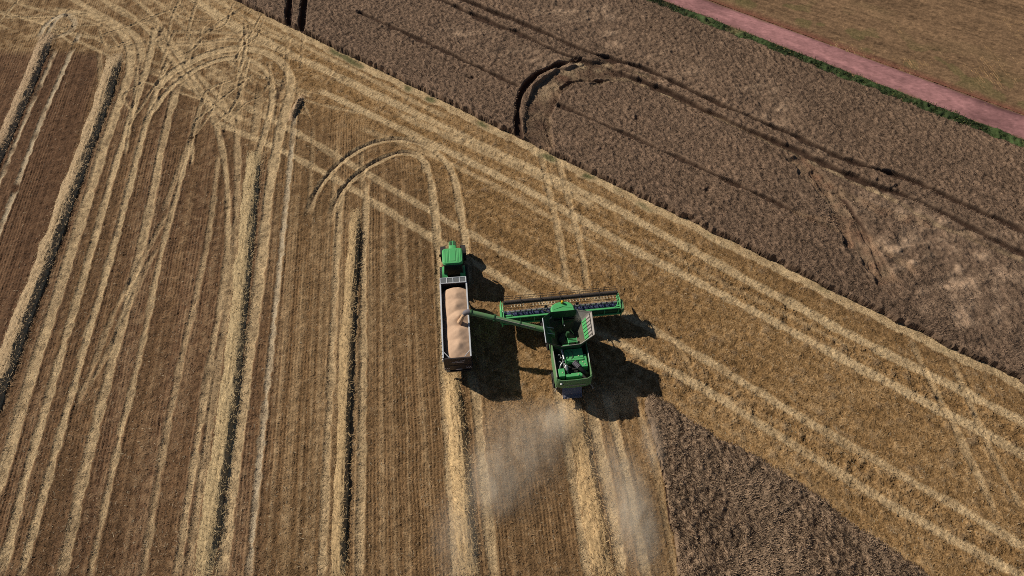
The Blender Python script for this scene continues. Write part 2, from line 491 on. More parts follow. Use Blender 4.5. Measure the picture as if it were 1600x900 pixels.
# criss-cross at the headland
tr([(-20, 15), (50, 32), (110, 52), (160, 60)], 7, .8)
tr([(-20, -10), (60, 15), (130, 30), (180, 50)], 6, .6)
tr([(100, -10), (150, 20), (195, 45), (218, 65), (222, 100)], 12, .8)
tr([(140, -10), (190, 15), (230, 45), (262, 85), (300, 135), (345, 180), (370, 195)], 9, .8)
tr([(200, -10), (240, 25), (270, 70), (310, 120), (350, 160), (368, 210)], 8, .7)
tr([(240, 108), (275, 125), (320, 150), (365, 180), (385, 190)], 9, .75)
tr([(250, 50), (320, 50), (400, 55)], 7, .5)
tr([(245, 70), (300, 70), (360, 62), (420, 72)], 7, .5)
tr([(290, 100), (300, 60), (270, 25), (230, -10)], 8, .5)
tr([(370, 105), (376, 60), (365, 45)], 7, .4)
tr([(378, 110), (376, 150), (372, 200)], 9, .45)
tr([(405, 140), (402, 180), (395, 220)], 12, .5)
tr([(310, 60), (360, 25), (400, 0)], 7, .3)
tr([(190, 75), (240, 68), (300, 85)], 9, .5)
tr([(60, 60), (75, 35), (105, 20), (120, 40), (105, 55), (80, 60)], 9, .7, 'white')
tr([(120, 20), (90, 30), (70, 60)], 7, .6, 'white')
tr([(155, 80), (157, 130), (150, 180)], 8, .5)
for k in range(105):     # thin crossing wheel marks over the turning place
    a0 = random.uniform(-20, 440); b0 = random.uniform(-15, 150)
    if b0 > 70 and a0 < 200: continue
    kind_ = random.random()
    an = random.gauss(28, 7) if kind_ < .45 else (random.gauss(108, 9) if kind_ < .75 else random.gauss(150, 14))
    ln = random.uniform(40, 150); ca, sa = math.cos(math.radians(an)), math.sin(math.radians(an))
    bend = random.gauss(0, 9)
    if a0 + ca * ln < 190 and b0 + sa * ln > 80: continue
    tr([(a0, b0), (a0 + ca * ln * .5 - sa * bend, b0 + sa * ln * .5 + ca * bend), (a0 + ca * ln, b0 + sa * ln)], random.uniform(3.0, 5.5), random.uniform(.5, .95), 'chev')
for k in range(14):     # dark scrapes between them
    a0 = random.uniform(60, 460); b0 = random.uniform(0, 190)
    if b0 > 70 and a0 < 220: continue
    an = random.gauss(140, 15) if random.random() < .5 else random.gauss(105, 10)
    ln = random.uniform(12, 34); ca, sa = math.cos(math.radians(an)), math.sin(math.radians(an))
    tr([(a0, b0), (a0 + ca * ln * .5, b0 + sa * ln * .5), (a0 + ca * ln, b0 + sa * ln)], random.uniform(3, 5), random.uniform(.5, .9), 'scrape')

straw = np.zeros((NY, NX), np.float32)      # flattened pale straw
white = np.zeros((NY, NX), np.float32)      # bleached narrow lines
dark = np.zeros((NY, NX), np.float32)       # bare wheel ruts
dz = np.zeros((NY, NX), np.float32)
for pts, w, s, kind in T:
    c = at(*pts[len(pts) // 2])
    wm = (0.86 if pts[len(pts) // 2][1] < 190 else 0.98) * w / px_per_m(*c)
    r = track_field(pts, wm * 0.5 + 0.7)
    if r is None: continue
    W, D, SG, AL, LL = r
    e = D + 0.05 * n_s[W] + 0.05 * n_xs[W]
    m = (1 - smooth(wm * 0.5 - 0.08, wm * 0.5 + 0.12, e)) * smooth(0, 1.5, AL + .3) * smooth(0, 1.5, LL - AL + .3)
    pat = 1.0 + 0.12 * n_xs[W]
    if kind in ('chev', 'rut'):
        chev = np.cos(2 * math.pi * (AL / 0.36 - np.abs(SG) * 1.1))
        pat = pat * (0.91 + 0.09 * chev)
        dz[W] += (0.010 * chev * m).astype(np.float32)
    m2 = np.clip(m * s * pat * (0.97 + 0.06 * n_med[W]), 0, 1)
    if kind == 'white':
        m2 = np.clip(m2 * (0.8 + 0.35 * n_s[W]), 0, 1)
        white[W] = np.maximum(white[W], m2)
    if kind == 'scrape':
        dark[W] = np.maximum(dark[W], m * s); dz[W] -= (0.06 * m).astype(np.float32)
        continue
    straw[W] = np.maximum(straw[W], m2)
    dz[W] -= (0.045 * m).astype(np.float32)
    # soft pressed edge on the side away from the sun
    edge = np.exp(-((np.abs(SG) - wm * 0.5 - 0.12) / 0.13) ** 2) * s
    if kind == 'rut':
        far = smooth(0, 3.0, AL + 0.5) * (1 - smooth(LL * 0.42, LL * 0.5, AL))
        rut = np.exp(-((SG - 0.10) / 0.11) ** 2) * far
        dark[W] = np.maximum(dark[W], rut); dz[W] -= (0.10 * rut).astype(np.float32)
    dz[W] += (0.05 * edge * (D < wm)).astype(np.float32)

# pale strip of straw along the foot of the wheat
pale = smooth(-1.05, -0.85, d_wheat + .05 * n_edge) * (1 - smooth(0.05, 0.15, d_wheat)) * smooth(-52, -20, XX)
straw = np.maximum(straw, pale * np.clip(0.95 + 0.15 * n_s + 0.1 * n_white, 0, 1.1))
# headland cover, streaky cover of thin straw
straw = np.clip(straw + z_top * np.clip(0.08 + 0.10 * n_s + 0.10 * n_med + .08 * n_xs, 0, .6) * (1 - straw), 0, 1)
straw = np.clip(straw + z_top2 * np.clip(0.02 + 0.12 * n_s + 0.10 * n_med + .08 * n_xs, 0, .5) * (1 - straw), 0, 1)
thin1 = np.clip(0.015 + 0.05 * n_row1 + 0.025 * n_row1b + 0.05 * n_xs, 0, .35)
thin2 = np.clip(0.06 + 0.05 * n_row2 + 0.03 * n_med + 0.04 * n_big + 0.07 * n_xs + 0.08 * n_white, 0, .45)
thin = thin1 * (1 - z_right) + thin2 * z_right
thin = thin * (1 - 0.75 * z_red) + 0.09 * z_mid * np.clip(0.5 + n_row1, 0, 2)
straw = np.clip(straw + thin * (1 - straw), 0, 1)

# drill rows of the cut stalks: a row every 0.29 m, worn away here and there
v1_ = -XX * math.sin(math.radians(R1)) + YY * math.cos(math.radians(R1)); v2_ = -XX * math.sin(math.radians(R2 + 4)) + YY * math.cos(math.radians(R2 + 4))
wear = np.clip(0.7 + 0.5 * n_med + 0.4 * n_row1b, 0, 1.5)
drill = (np.sin(2 * math.pi * v1_ / 0.29 + 0.5 * n_edge) * (1 - z_right) + np.sin(2 * math.pi * v2_ / 0.29 + 0.5 * n_edge) * z_right) * wear
def mixc(a, b, t): return a + (b - a) * t[..., None]
c_left = np.array((0.208, 0.122, 0.056)); c_right = np.array((0.268, 0.155, 0.063)); c_red = np.array((0.125, 0.066, 0.037))
c_soil = np.array((0.075, 0.042, 0.028)); c_straw = np.array((0.52, 0.375, 0.205)); c_white = np.array((0.54, 0.44, 0.30))
colr = np.broadcast_to(c_left, (NY, NX, 3)).copy()
colr = mixc(colr, c_right, z_right)
colr = mixc(colr, np.array((0.156, 0.086, 0.045)), z_dark * (1 - z_right) * np.clip(0.75 + .15 * n_row1b, 0, 1))
colr = mixc(colr, c_red, z_red * 0.85)
spec1 = np.clip(1 + 0.02 * n_s + 0.08 * n_xs + 0.20 * n_white + 0.03 * n_med + 0.08 * n_row1 * (1 - z_right) + 0.04 * n_row1b * (1 - z_right) + 0.06 * n_row2 * z_right + 0.04 * n_big + drill * (0.17 - 0.09 * z_right), .3, 2.0)
colr *= spec1[..., None]
colr = mixc(colr, c_soil, np.clip(0.22 * (n_xs + .5 * n_clump - 0.8) * (z_right + 0.4), 0, .6))
colr = mixc(colr, c_straw * np.clip(1 + 0.03 * n_s + 0.07 * n_xs + 0.15 * n_white, .4, 1.6)[..., None], straw)
colr = mixc(colr, c_white, white * 0.75)
colr = mixc(colr, c_soil * 0.8, np.clip(dark, 0, 1) * 0.9)
# green weeds creeping along the foot of the wheat
weed = np.clip(np.exp(-((d_wheat + 0.45) / 0.4) ** 2) * (n_edge + 0.4 * n_s - 1.0), 0, 1)
colr = mixc(colr, np.array((0.07, 0.085, 0.03)), weed * 0.8)
under = np.maximum(smooth(0.1, 0.4, upper_in), smooth(0.02, 0.1, low_s))
colr = mixc(colr, c_soil, under)

rough = 0.018 + 0.010 * z_right + 0.030 * z_rough * .6 + 0.016 * z_rough2
hz = dz + rough * (0.10 * n_s + 0.8 * n_clump + 0.7 * n_xs + 0.75 * n_white) * (1 - 0.55 * straw) + 0.018 * drill * (1 - straw) + 0.008 * n_row1 * (1 - z_right) + 0.010 * n_row2 * z_right + 0.012 * n_med
hz += 0.03 * straw * 0

# ------------------------------------------------------------------ the ground: one sheet, fine where the photo looks, coarse to the horizon
def extend(v, far=4200.0):
    out = []; s = 1.0; x = 0.0
    while x < far:
        x += s; s *= 1.7; out.append(x)
    out = np.array(out)
    return np.concatenate([v[0] - out[::-1], v, v[-1] + out])
EX, EY = extend(xs), extend(ys)
pad = (len(EY) - NY) // 2, (len(EX) - NX) // 2
def padded(a, mean):
    p = np.pad(a, [(pad[0], pad[0]), (pad[1], pad[1])] + [(0, 0)] * (a.ndim - 2), mode='edge')
    iy = np.abs(np.arange(len(EY)) - (len(EY) - 1) / 2) - NY / 2; ix = np.abs(np.arange(len(EX)) - (len(EX) - 1) / 2) - NX / 2
    k = np.clip(np.maximum(iy[:, None], ix[None, :]) / 4.0, 0, 1)
    if a.ndim == 3: k = k[..., None]
    return p * (1 - k) + mean * k
def grid_quads(ny, nx):
    i = np.arange(ny - 1)[:, None] * nx + np.arange(nx - 1)[None, :]
    return np.stack([i, i + 1, i + nx + 1, i + nx], -1).reshape(-1, 4)
gx, gy = np.meshgrid(EX, EY)
gz = padded(hz, 0.0)
gv = np.stack([gx, gy, gz], -1).reshape(-1, 3)
ground = np_mesh("stubble_field", gv, grid_quads(len(EY), len(EX)), M['field'], padded(colr, colr.reshape(-1, 3).mean(0)).reshape(-1, 3))
tag(ground, kind='structure')

# ------------------------------------------------------------------ road, verge, field beyond
def strip(name, a0, b0, a1, b1, nu, step, z, mat, colf, kind, ext=120.0, zf=None):
    """band between two ground lines through photo points"""
    A0, B0, A1, B1 = at(*a0), at(*b0), at(*a1), at(*b1)
    d0 = (B0 - A0) / np.linalg.norm(B0 - A0)
    L = np.linalg.norm(B0 - A0)
    d1 = (B1 - A1) / np.linalg.norm(B1 - A1)
    s = np.arange(-ext, L + ext, step)
    n = np.array((-d0[1], d0[0]))
    P0 = A0 + s[:, None] * d0
    den = d1[0] * n[1] - d1[1] * n[0]
    w = (d1[0] * (A1[1] - P0[:, 1]) - d1[1] * (A1[0] - P0[:, 0])) / den     # width to the second line
    u = np.linspace(0, 1, nu)
    V = P0[:, None, :] + (w[:, None] * u[None, :])[..., None] * n
    zz = np.full(V.shape[:2], z) if zf is None else zf(V, u)
    v = np.concatenate([V, zz[..., None]], -1).reshape(-1, 3)
    q = grid_quads(len(s), nu)
    o = np_mesh(name, v, q, mat, colf(V, u).reshape(-1, 3))
    return tag(o, kind=kind)

def sample(a, V):
    i = np.clip(((V[..., 0] - X0) / G).astype(int), 0, NX - 1); j = np.clip(((V[..., 1] - Y0) / G).astype(int), 0, NY - 1)
    return a[j, i]
n_road = noise(3.0, 0.25, -33.0); n_road2 = noise(2.2)
def road_col(V, u):
    base = np.array((0.355, 0.172, 0.163))
    patch = np.clip(sample(n_road2, V) - 0.5, 0, 1.2) * 0.30
    rut = np.exp(-((u - 0.3) / 0.1) ** 2) + np.exp(-((u - 0.68) / 0.1) ** 2)
    edge = smooth(0.8, 1.0, u) * 0.25 + (1 - smooth(0, .1, u)) * 0.05
    k = 1 + 0.07 * sample(n_road, V) + 0.05 * sample(n_s, V) - patch + 0.10 * rut[None, :] - edge[None, :]
    c = base * (k * np.clip(1 + .10 * sample(n_white, V) + .06 * sample(n_xs, V), .5, 1.5))[..., None]
    e = np.clip(1 - np.minimum(u, 1 - u)[None, :] / (0.07 + 0.05 * np.clip(sample(n_edge, V), -1, 1.5)), 0, 1)
    return mixc(c, np.array((0.20, 0.115, 0.070)), e * 0.8)
strip("road", (1033, 0), (1600, 220), (1103, 0), (1600, 181), 24, 0.3, 0.035, M['road'], road_col, 'structure', 160,
      zf=lambda V, u: 0.05 + 0.04 * (1 - (2 * u[None, :] - 1) ** 2) + 0.004 * sample(n_s, V))
n_far = noise(7.0, 0.8, -25.0); n_far2 = noise(4.0)
def far_col(V, u):
    c = np.broadcast_to(np.array((0.205, 0.125, 0.068)), V.shape[:2] + (3,)).copy()
    c = c * np.clip(1 + 0.06 * sample(n_far, V) + 0.03 * sample(n_s, V) + 0.08 * sample(n_xs, V) + .14 * sample(n_white, V) + .12 * sample(n_row2, V), .4, 1.8)[..., None]
    g = np.clip(sample(n_far2, V) * 0.3 + 0.15 * sample(n_far, V) - 0.25, 0, .35)
    g = np.clip(g + 0.5 * np.exp(-((u[None, :] - 0.03) / 0.03) ** 2) * (sample(n_edge, V) > 0.2), 0, .7)
    c = mixc(c, np.array((0.13, 0.12, 0.045)), g)
    reds = np.clip(1 - u[None, :] / 0.012, 0, 1) + 0 * g
    return mixc(c, np.array((0.22, 0.08, 0.055)), reds * 0.8)
strip("field", (1103, -1), (1600, 180), (1900, -250), (2300, -60), 420, 0.25, 0.03, M['farfield'], far_col, 'structure', 60,
      zf=lambda V, u: 0.05 + 0.008 * sample(n_s, V) + 0.012 * sample(n_clump, V))

# ------------------------------------------------------------------ blades: loose stalks, leaves and ears as real slivers
def blades(P, direc, length, width, col, tipcol=None):
    """P (n,3) roots, direc (n,3) unit; returns verts, quads, colours"""
    n = len(P)
    side = np.cross(direc, np.array((0, 0, 1.0)))
    ln = np.linalg.norm(side, axis=1, keepdims=True)
    a = rng.uniform(0, 2 * math.pi, n)
    alt = np.stack([np.cos(a), np.sin(a), np.zeros(n)], -1)
    side = np.where(ln > 0.35, side / np.maximum(ln, 1e-6), alt)
    w = (np.broadcast_to(width, (n,)) * 0.5)[:, None]; L = np.broadcast_to(length, (n,))[:, None]
    tip = P + direc * L
    v = np.stack([P - side * w, P + side * w, tip + side * w * 0.7, tip - side * w * 0.7], 1).reshape(-1, 3)
    q = np.arange(4 * n).reshape(n, 4)
    c = np.repeat(col[:, None, :], 4, 1)
    if tipcol is not None: c[:, 2:] = tipcol[:, None, :]
    return v, q, c.reshape(-1, 3)

def unit(v): return v / np.linalg.norm(v, axis=1, keepdims=True)
def rand_ground(n):
    """random ground spots with about even density in the picture"""
    px = rng.uniform(-60, 1660, n); py = rng.uniform(-40, 940, n)
    x = (px - 800) / F_PX; y = (450 - py) / F_PX
    dy = CP + y * SP; dzv = -SP + y * CP
    t = -CAM_H / dzv
    return np.stack([x * t, dy * t], -1), px, py
def idx(P):
    i = np.clip(((P[:, 0] - X0) / G).astype(int), 0, NX - 1); j = np.clip(((P[:, 1] - Y0) / G).astype(int), 0, NY - 1)
    return j, i

# straw litter and stubble over the harvested ground
P, px, py = rand_ground(300000)
jj = idx(P)
keep = (upper_in[jj] < -0.05) & (low_s[jj] < 0) & (d_verge[jj] < -0.3)
keep &= rng.random(len(P)) < (1 - 0.55 * z_red[jj])
P = P[keep]; jj = idx(P); n = len(P)
ang = np.where(rng.random(n) < 0.45, np.radians(R1) + rng.normal(0, .5, n), rng.uniform(0, 2 * math.pi, n))
el = np.abs(rng.normal(0.12, 0.25, n))
dirs = np.stack([np.cos(ang) * np.cos(el), np.sin(ang) * np.cos(el), np.sin(el)], -1)
loc_c = colr[jj]
k = rng.random(n)[:, None]
bc = loc_c * (0.75 + 0.65 * rng.random((n, 1)))
bright = (rng.random(n) < 0.05)[:, None]
bc = np.where(bright, np.array((0.52, 0.42, 0.27)) * (0.7 + 0.5 * k), bc)
v, q, c = blades(np.column_stack([P, hz[jj] + 0.01]), dirs, rng.uniform(0.08, 0.28, n), rng.uniform(0.015, 0.035, n), bc)
tag(np_mesh("straw_litter", v, q, M['blade'], c, smooth_shade=False), kind='stuff')

# ------------------------------------------------------------------ standing wheat
lodged = np.zeros((NY, NX), np.float32); wcut = np.zeros((NY, NX), np.float32); wpale = np.zeros((NY, NX), np.float32); wred = np.zeros((NY, NX), np.float32)
def lodge(pts, soft, s):
    global lodged
    lodged = np.maximum(lodged, np.clip(zone(pts, soft) * s * np.clip(0.9 + 0.25 * n_med + 0.25 * n_s, 0, 1.3), 0, 1))
n_swirl = noise(1.1, 0.30, 20)
lodge([(690, 40), (760, 55), (860, 92), (900, 108), (850, 118), (760, 85), (700, 62)], .8, .75)
lodge([(820, -5), (960, 10), (1000, 45), (960, 85), (900, 65), (840, 35)], 1.2, .65)
lodge([(985, 60), (1060, 85), (1120, 130), (1080, 140), (1000, 95)], 1.2, .4)
lodge([(1150, 140), (1210, 135), (1240, 180), (1220, 215), (1170, 180)], 1.0, .6)
lodge([(1210, 190), (1300, 230), (1340, 262), (1300, 262), (1230, 225)], 1.0, .4)
lodge([(1340, 320), (1420, 320), (1500, 350), (1600, 390), (1660, 430), (1660, 600), (1560, 560), (1470, 510), (1400, 450), (1330, 400), (1300, 350)], 1.8, .8)
lodge([(1220, 275), (1260, 285), (1250, 320), (1215, 305)], .6, .45)
lodge([(1280, 300), (1330, 330), (1380, 420), (1350, 440), (1320, 380), (1290, 340)], .8, .8)
wt = []      # lines in the standing crop: (pts, width px, depth 0..1, pale, red)
def wl(pts, w, dep, pale_=0.0, red=0.0): wt.append((pts, w, dep, pale_, red))
wl([(456, -20), (454, 10), (452, 45)], 5, 1.0); wl([(480, -20), (477, 15), (473, 55)], 6, 1.0)
wl([(560, 25), (585, 36), (664, 72), (752, 114), (812, 142)], 4, .7)
wl([(868, 168), (948, 203), (1000, 226), (1078, 262), (1136, 288), (1186, 312), (1253, 345), (1310, 368)], 4, .7)
wl([(640, -15), (677, 0), (752, 36), (823, 64), (873, 89), (905, 99)], 6, .85)
wl([(700, -5), (770, 25), (841, 53), (912, 86), (997, 110), (1039, 128), (1117, 167), (1194, 198), (1272, 233), (1311, 253), (1350, 266), (1428, 290), (1500, 325), (1560, 352), (1650, 392)], 7, .9)
wl([(900, 98), (960, 118), (1039, 148), (1117, 187), (1194, 222), (1249, 243), (1323, 280), (1373, 299), (1420, 314), (1470, 338), (1530, 370), (1640, 424)], 7, .9)
wl([(880, 98), (925, 112), (980, 128), (1040, 152), (1110, 185), (1180, 217), (1265, 258), (1330, 290), (1400, 322)], 9, .45, .85, .3)
wl([(930, 100), (985, 118), (1030, 134)], 4, .4, .9)
wl([(1230, 335), (1280, 350), (1330, 365), (1380, 395), (1430, 430)], 18, .3, .3, .7)
wl([(1300, 300), (1360, 330), (1440, 352), (1520, 372)], 16, .3, .35, .6)
wl([(1400, 322), (1450, 350), (1530, 385), (1640, 430)], 6, .5, .6, .3)
wl([(1235, 250), (1275, 290), (1310, 335), (1345, 385), (1385, 450)], 34, .55, .30, .9)
wl([(1262, 268), (1292, 310), (1312, 352), (1328, 392)], 6, .9)
wl([(1300, 300), (1335, 345), (1362, 395), (1380, 440)], 6, .8)
wl([(965, 118), (905, 118), (862, 136), (842, 165), (838, 200), (848, 240)], 40, .60, .42, .55)   # the turning loop pressed into the crop
wl([(912, 98), (872, 106), (835, 125), (814, 150), (808, 182), (813, 222)], 9, 1.0)
wl([(945, 134), (900, 132), (874, 146)], 6, .9)
wl([(1010, 140), (985, 133), (955, 132), (920, 140)], 8, .4, .5)
wl([(853, 185), (858, 215), (864, 240)], 8, .75)
wl([(1305, 335), (1318, 365), (1325, 395)], 7, .8)
wl([(1355, 405), (1362, 430)], 8, .8)
for a, b in ((607, 52), (633, 44), (1250, 250), (1280, 285), (1370, 305), (1395, 300), (1100, 300), (990, 190), (1380, 425), (735, 125), (645, 75)):
    wl([(a, b), (a + random.uniform(4, 10), b + random.uniform(-4, 6))], 7, .7)
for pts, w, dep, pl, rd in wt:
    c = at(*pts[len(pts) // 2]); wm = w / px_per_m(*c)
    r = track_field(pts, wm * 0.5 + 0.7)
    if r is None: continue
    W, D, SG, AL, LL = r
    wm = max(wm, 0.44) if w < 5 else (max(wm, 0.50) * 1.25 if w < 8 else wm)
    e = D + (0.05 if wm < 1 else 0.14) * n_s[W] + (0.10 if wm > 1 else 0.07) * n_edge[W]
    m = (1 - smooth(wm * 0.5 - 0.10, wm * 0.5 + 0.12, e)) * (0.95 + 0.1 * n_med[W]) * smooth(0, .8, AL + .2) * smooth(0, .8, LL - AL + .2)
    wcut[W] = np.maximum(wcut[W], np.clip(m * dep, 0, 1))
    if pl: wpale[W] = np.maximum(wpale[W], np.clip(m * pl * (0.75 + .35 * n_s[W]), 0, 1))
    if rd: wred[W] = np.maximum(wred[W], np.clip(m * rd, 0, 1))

n_clumpW = noise(0.27); n_wc = noise(0.11); n_wc2 = noise(0.19, 0.11, 110); n_rowW = noise(3.0, 0.14, -32)
def wheat_patch(name, s_in, edge_w, tall, clump, base, label_seed):
    """height field of ears with the crop's own edge, plus leaning stalks standing out of it"""
    lod = lodged if label_seed == 0 else lodged * 0
    h = tall * (1 - 0.45 * lod) * (1 - 0.94 * wcut) + clump * (0.8 * n_wc + 0.9 * n_wc2 + 0.9 * n_s * lod + 1.3 * n_swirl * lod + 1.2 * n_clumpW * (lod + 0.9 * (wred > .2)) + 0.15 * n_clumpW + 0.35 * n_white + (0.55 * n_clumpW if label_seed else 0)) * (1 - 0.5 * wcut) + 0.02 * n_med
    h = np.maximum(h, 0.06)
    ramp = smooth(0, edge_w, s_in)
    z = hz * (1 - ramp) + h * ramp - 0.03 * (ramp <= 0)
    m = s_in > -0.02
    cell = m[:-1, :-1] & m[1:, :-1] & m[:-1, 1:] & m[1:, 1:]
    ids = np.full((NY, NX), -1, np.int64)
    use = np.zeros((NY, NX), bool)
    use[:-1, :-1] |= cell; use[1:, :-1] |= cell; use[:-1, 1:] |= cell; use[1:, 1:] |= cell
    ids[use] = np.arange(use.sum())
    cj, ci = np.nonzero(cell)
    q = np.stack([ids[cj, ci], ids[cj, ci + 1], ids[cj + 1, ci + 1], ids[cj + 1, ci]], -1)
    v = np.stack([XX[use], YY[use], z[use]], -1)
    col = np.broadcast_to(np.array(base), (NY, NX, 3)).copy()
    col *= np.clip(1 + 0.03 * n_med + 0.12 * n_wc + 0.05 * n_big + 0.06 * n_rowW + 0.12 * n_white, .4, 1.8)[..., None]
    col = mixc(col, np.array((0.30, 0.205, 0.132)) * np.clip(1 + .2 * n_s + .25 * n_swirl, .3, 1.6)[..., None], np.clip(lod * np.clip(0.42 + 0.40 * n_swirl + .35 * n_clumpW + .2 * n_wc, 0, 1), 0, .8))
    col = mixc(col, np.array((0.25, 0.135, 0.08)), np.clip(wred * (0.5 + .3 * n_clumpW), 0, .8))
    col = mixc(col, np.array((0.46, 0.34, 0.20)), wpale * 0.85)
    col = mixc(col, c_soil * 0.7, np.clip((wcut - 0.15) * 2.4, 0, .92) * (1 - wpale) * (1 - 0.9 * wred))  # soil on the gap floors, carried up their walls as painted shade
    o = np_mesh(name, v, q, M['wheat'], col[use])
    return o, z, col

def wheat_stalks(name, parent, s_in, z, col, count, ln, wd, lean):
    P, px, py = rand_ground(count)
    jj = idx(P)
    P = P[(s_in[jj] > 0.12) & ((wcut[jj] < 0.3) | (wpale[jj] > .2) | (wred[jj] > .2))]; jj = idx(P); n = len(P)
    az = rng.normal(math.radians(lean), .8, n) + 0.8 * n_med[jj]
    lo = lodged[jj] if s_in is upper_in else 0 * lodged[jj]
    el = np.clip(rng.normal(0.75, .35, n) * (1 - 0.75 * lo), 0.02, 1.5)
    d = np.stack([np.cos(az) * np.cos(el), np.sin(az) * np.cos(el), np.sin(el)], -1)
    cc = col[jj] * (0.7 + 0.75 * rng.random((n, 1)))
    v, q, c = blades(np.column_stack([P, z[jj] - 0.04]), d, rng.uniform(.5, 1.0, n) * ln, rng.uniform(.6, 1.2, n) * wd, cc, cc * 1.15)
    o = np_mesh(name, v, q, M['blade'], c, parent, smooth_shade=False)
    return tag(o, kind='stuff')

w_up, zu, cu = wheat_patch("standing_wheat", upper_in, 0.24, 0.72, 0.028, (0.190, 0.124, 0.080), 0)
tag(w_up, kind='stuff', label='broad strip of uncut brown wheat between the stubble and the grassy verge', cat='wheat')
wheat_stalks("wheat_ears", w_up, upper_in, zu, cu, 1000000, 0.24, 0.042, 150)
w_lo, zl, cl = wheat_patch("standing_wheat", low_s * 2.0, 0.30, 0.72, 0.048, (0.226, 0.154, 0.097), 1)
tag(w_lo, kind='stuff', label='triangle of uncut dark wheat left behind the combine', cat='wheat')
wheat_stalks("wheat_ears", w_lo, low_s, zl, cl, 900000, 0.30, 0.045, 110)

# grass verge beside the road
def verge_col(V, u):
    c = np.broadcast_to(np.array((0.044, 0.066, 0.020)), V.shape[:2] + (3,)).copy()
    c *= np.clip(1 + .3 * sample(n_s, V) + .3 * sample(n_med, V), .3, 2)[..., None]
    return mixc(c, np.array((0.20, 0.15, 0.07)), np.clip(0.5 * smooth(.25, 0, u)[None, :] + .25 * (sample(n_edge, V) - .8), 0, .7))
verge = strip("verge_grass", (1002, 7), (1597, 242), (1034, 0), (1601, 219), 14, 0.14, 0.2, M['grass'], verge_col, 'stuff', 60,
      zf=lambda V, u: np.maximum(0.02, (0.22 + 0.09 * sample(n_s, V) + 0.08 * sample(n_wc, V) + 0.06 * sample(n_med, V)) * np.clip(np.sin(math.pi * np.clip(u * .94 + .03, 0, 1)) * 1.6, 0, 1)[None, :]))
P, px, py = rand_ground(600000)
jj = idx(P)
P = P[(d_verge[jj] > 0.0) & (d_road0[jj] < 0.12 * n_s[jj])]; jj = idx(P); n = len(P)
az = rng.uniform(0, 2 * math.pi, n); el = rng.uniform(.5, 1.4, n)
d = np.stack([np.cos(az) * np.cos(el), np.sin(az) * np.cos(el), np.sin(el)], -1)
gc = np.array((0.044, 0.068, 0.020)) * (0.5 + rng.random((n, 1))) + np.array((0.10, 0.06, 0.02)) * (rng.random((n, 1)) < .22)
v, q, c = blades(np.column_stack([P, 0.06 + 0 * P[:, 0]]), d, rng.uniform(.15, .4, n), rng.uniform(.03, .07, n), gc)
tag(np_mesh("grass_blades", v, q, M['blade'], c, verge, smooth_shade=False), kind='stuff')

# ------------------------------------------------------------------ straw windrows: each one a thing
def windrow(pts, width_px, height, label, tint=(0.50, 0.365, 0.175), seed=0):
    S = spline(pts, 0.12)
    c = at(*pts[len(pts) // 2]); W = 1.5 * width_px / px_per_m(*c)
    r = np.random.default_rng(seed)
    T_ = np.gradient(S, axis=0); T_ /= np.linalg.norm(T_, axis=1, keepdims=True)
    N = np.stack([-T_[:, 1], T_[:, 0]], -1)
    nu = max(9, int(W / 0.09)); u = np.linspace(-1, 1, nu)
    ns = len(S)
    def sm(a, k):
        k2 = max(1, min(3 * k, (len(a) - 1) // 2))
        ker = np.exp(-0.5 * (np.arange(-k2, k2 + 1) / k) ** 2); ker /= ker.sum()
        return np.apply_along_axis(lambda x: np.convolve(x, ker, 'same'), 0, a)
    wig = sm(r.standard_normal((ns, 2)), 6) * 0.9
    half = W / 2
    off = np.where(u[None, :] < 0, half * (1 + wig[:, :1] * .5), half * (1 + wig[:, 1:] * .18 + .05 * sm(r.standard_normal((ns, 1)), 2))) * u[None, :]
    prof = (smooth(-1.05, 0.35, u) ** 0.75 * (1 - smooth(0.45, 1.02, u)))[None, :]
    lump = sm(r.standard_normal((ns, nu)), 2) * 1.6
    lump2 = sm(r.standard_normal((ns, nu)), 8) * 2.2
    ends = smooth(0, min(24, ns / 3), np.arange(ns)) * smooth(0, min(24, ns / 3), ns - 1 - np.arange(ns))
    half = half * (0.55 + 0.45 * ends[:, None])
    Z = height * prof * (0.86 + 0.12 * lump + 0.22 * lump2) * ends[:, None] + 0.02 * r.standard_normal((ns, nu)) * prof - 0.05 * (prof <= 0.01)
    V = S[:, None, :] + off[..., None] * N[:, None, :]
    Z = Z + sample(hz, V)
    base = np.array(tint) * np.array((1.0, .98, 1.08))
    colw = base * np.clip(0.92 + 0.14 * lump + 0.14 * r.standard_normal((ns, nu)), .35, 1.6)[..., None]
    v1 = np.concatenate([V, Z[..., None]], -1).reshape(-1, 3); q1 = grid_quads(ns, nu); c1 = colw.reshape(-1, 3)
    nb = int(ns * 0.12 * W * 55)
    a = r.integers(1, ns - 1, nb); b = np.clip((r.normal(.28, .68, nb) * .5 + .5) * nu, 0, nu - 1).astype(int)
    P_ = V[a, b] + r.normal(0, .13, (nb, 2))
    th = np.arctan2(T_[a, 1], T_[a, 0]) + r.normal(0, .8, nb) + np.where(r.random(nb) < .5, 0, math.pi)
    e = r.normal(.10, .2, nb)
    d = np.stack([np.cos(th) * np.cos(e), np.sin(th) * np.cos(e), np.sin(e)], -1)
    bc = base * (0.65 + 0.7 * r.random((nb, 1)))
    v2, q2, c2 = blades(np.column_stack([P_, Z[a, b] + .01]), d, r.uniform(.15, .42, nb), r.uniform(.02, .045, nb), bc)
    o = np_mesh("straw_windrow", np.concatenate([v1, v2]), np.concatenate([q1, q2 + len(v1)]), M['straw'], np.concatenate([c1, c2]))
    return tag(o, label, 'windrow', 'straw windrows left on the stubble')
windrow([(76, 52), (58, 95), (40, 138), (15, 195), (-10, 250), (-40, 315)], 17, .46, 'straw windrow nearest the top left corner, beside dark red brown stubble', (0.44, 0.31, 0.16), 1)
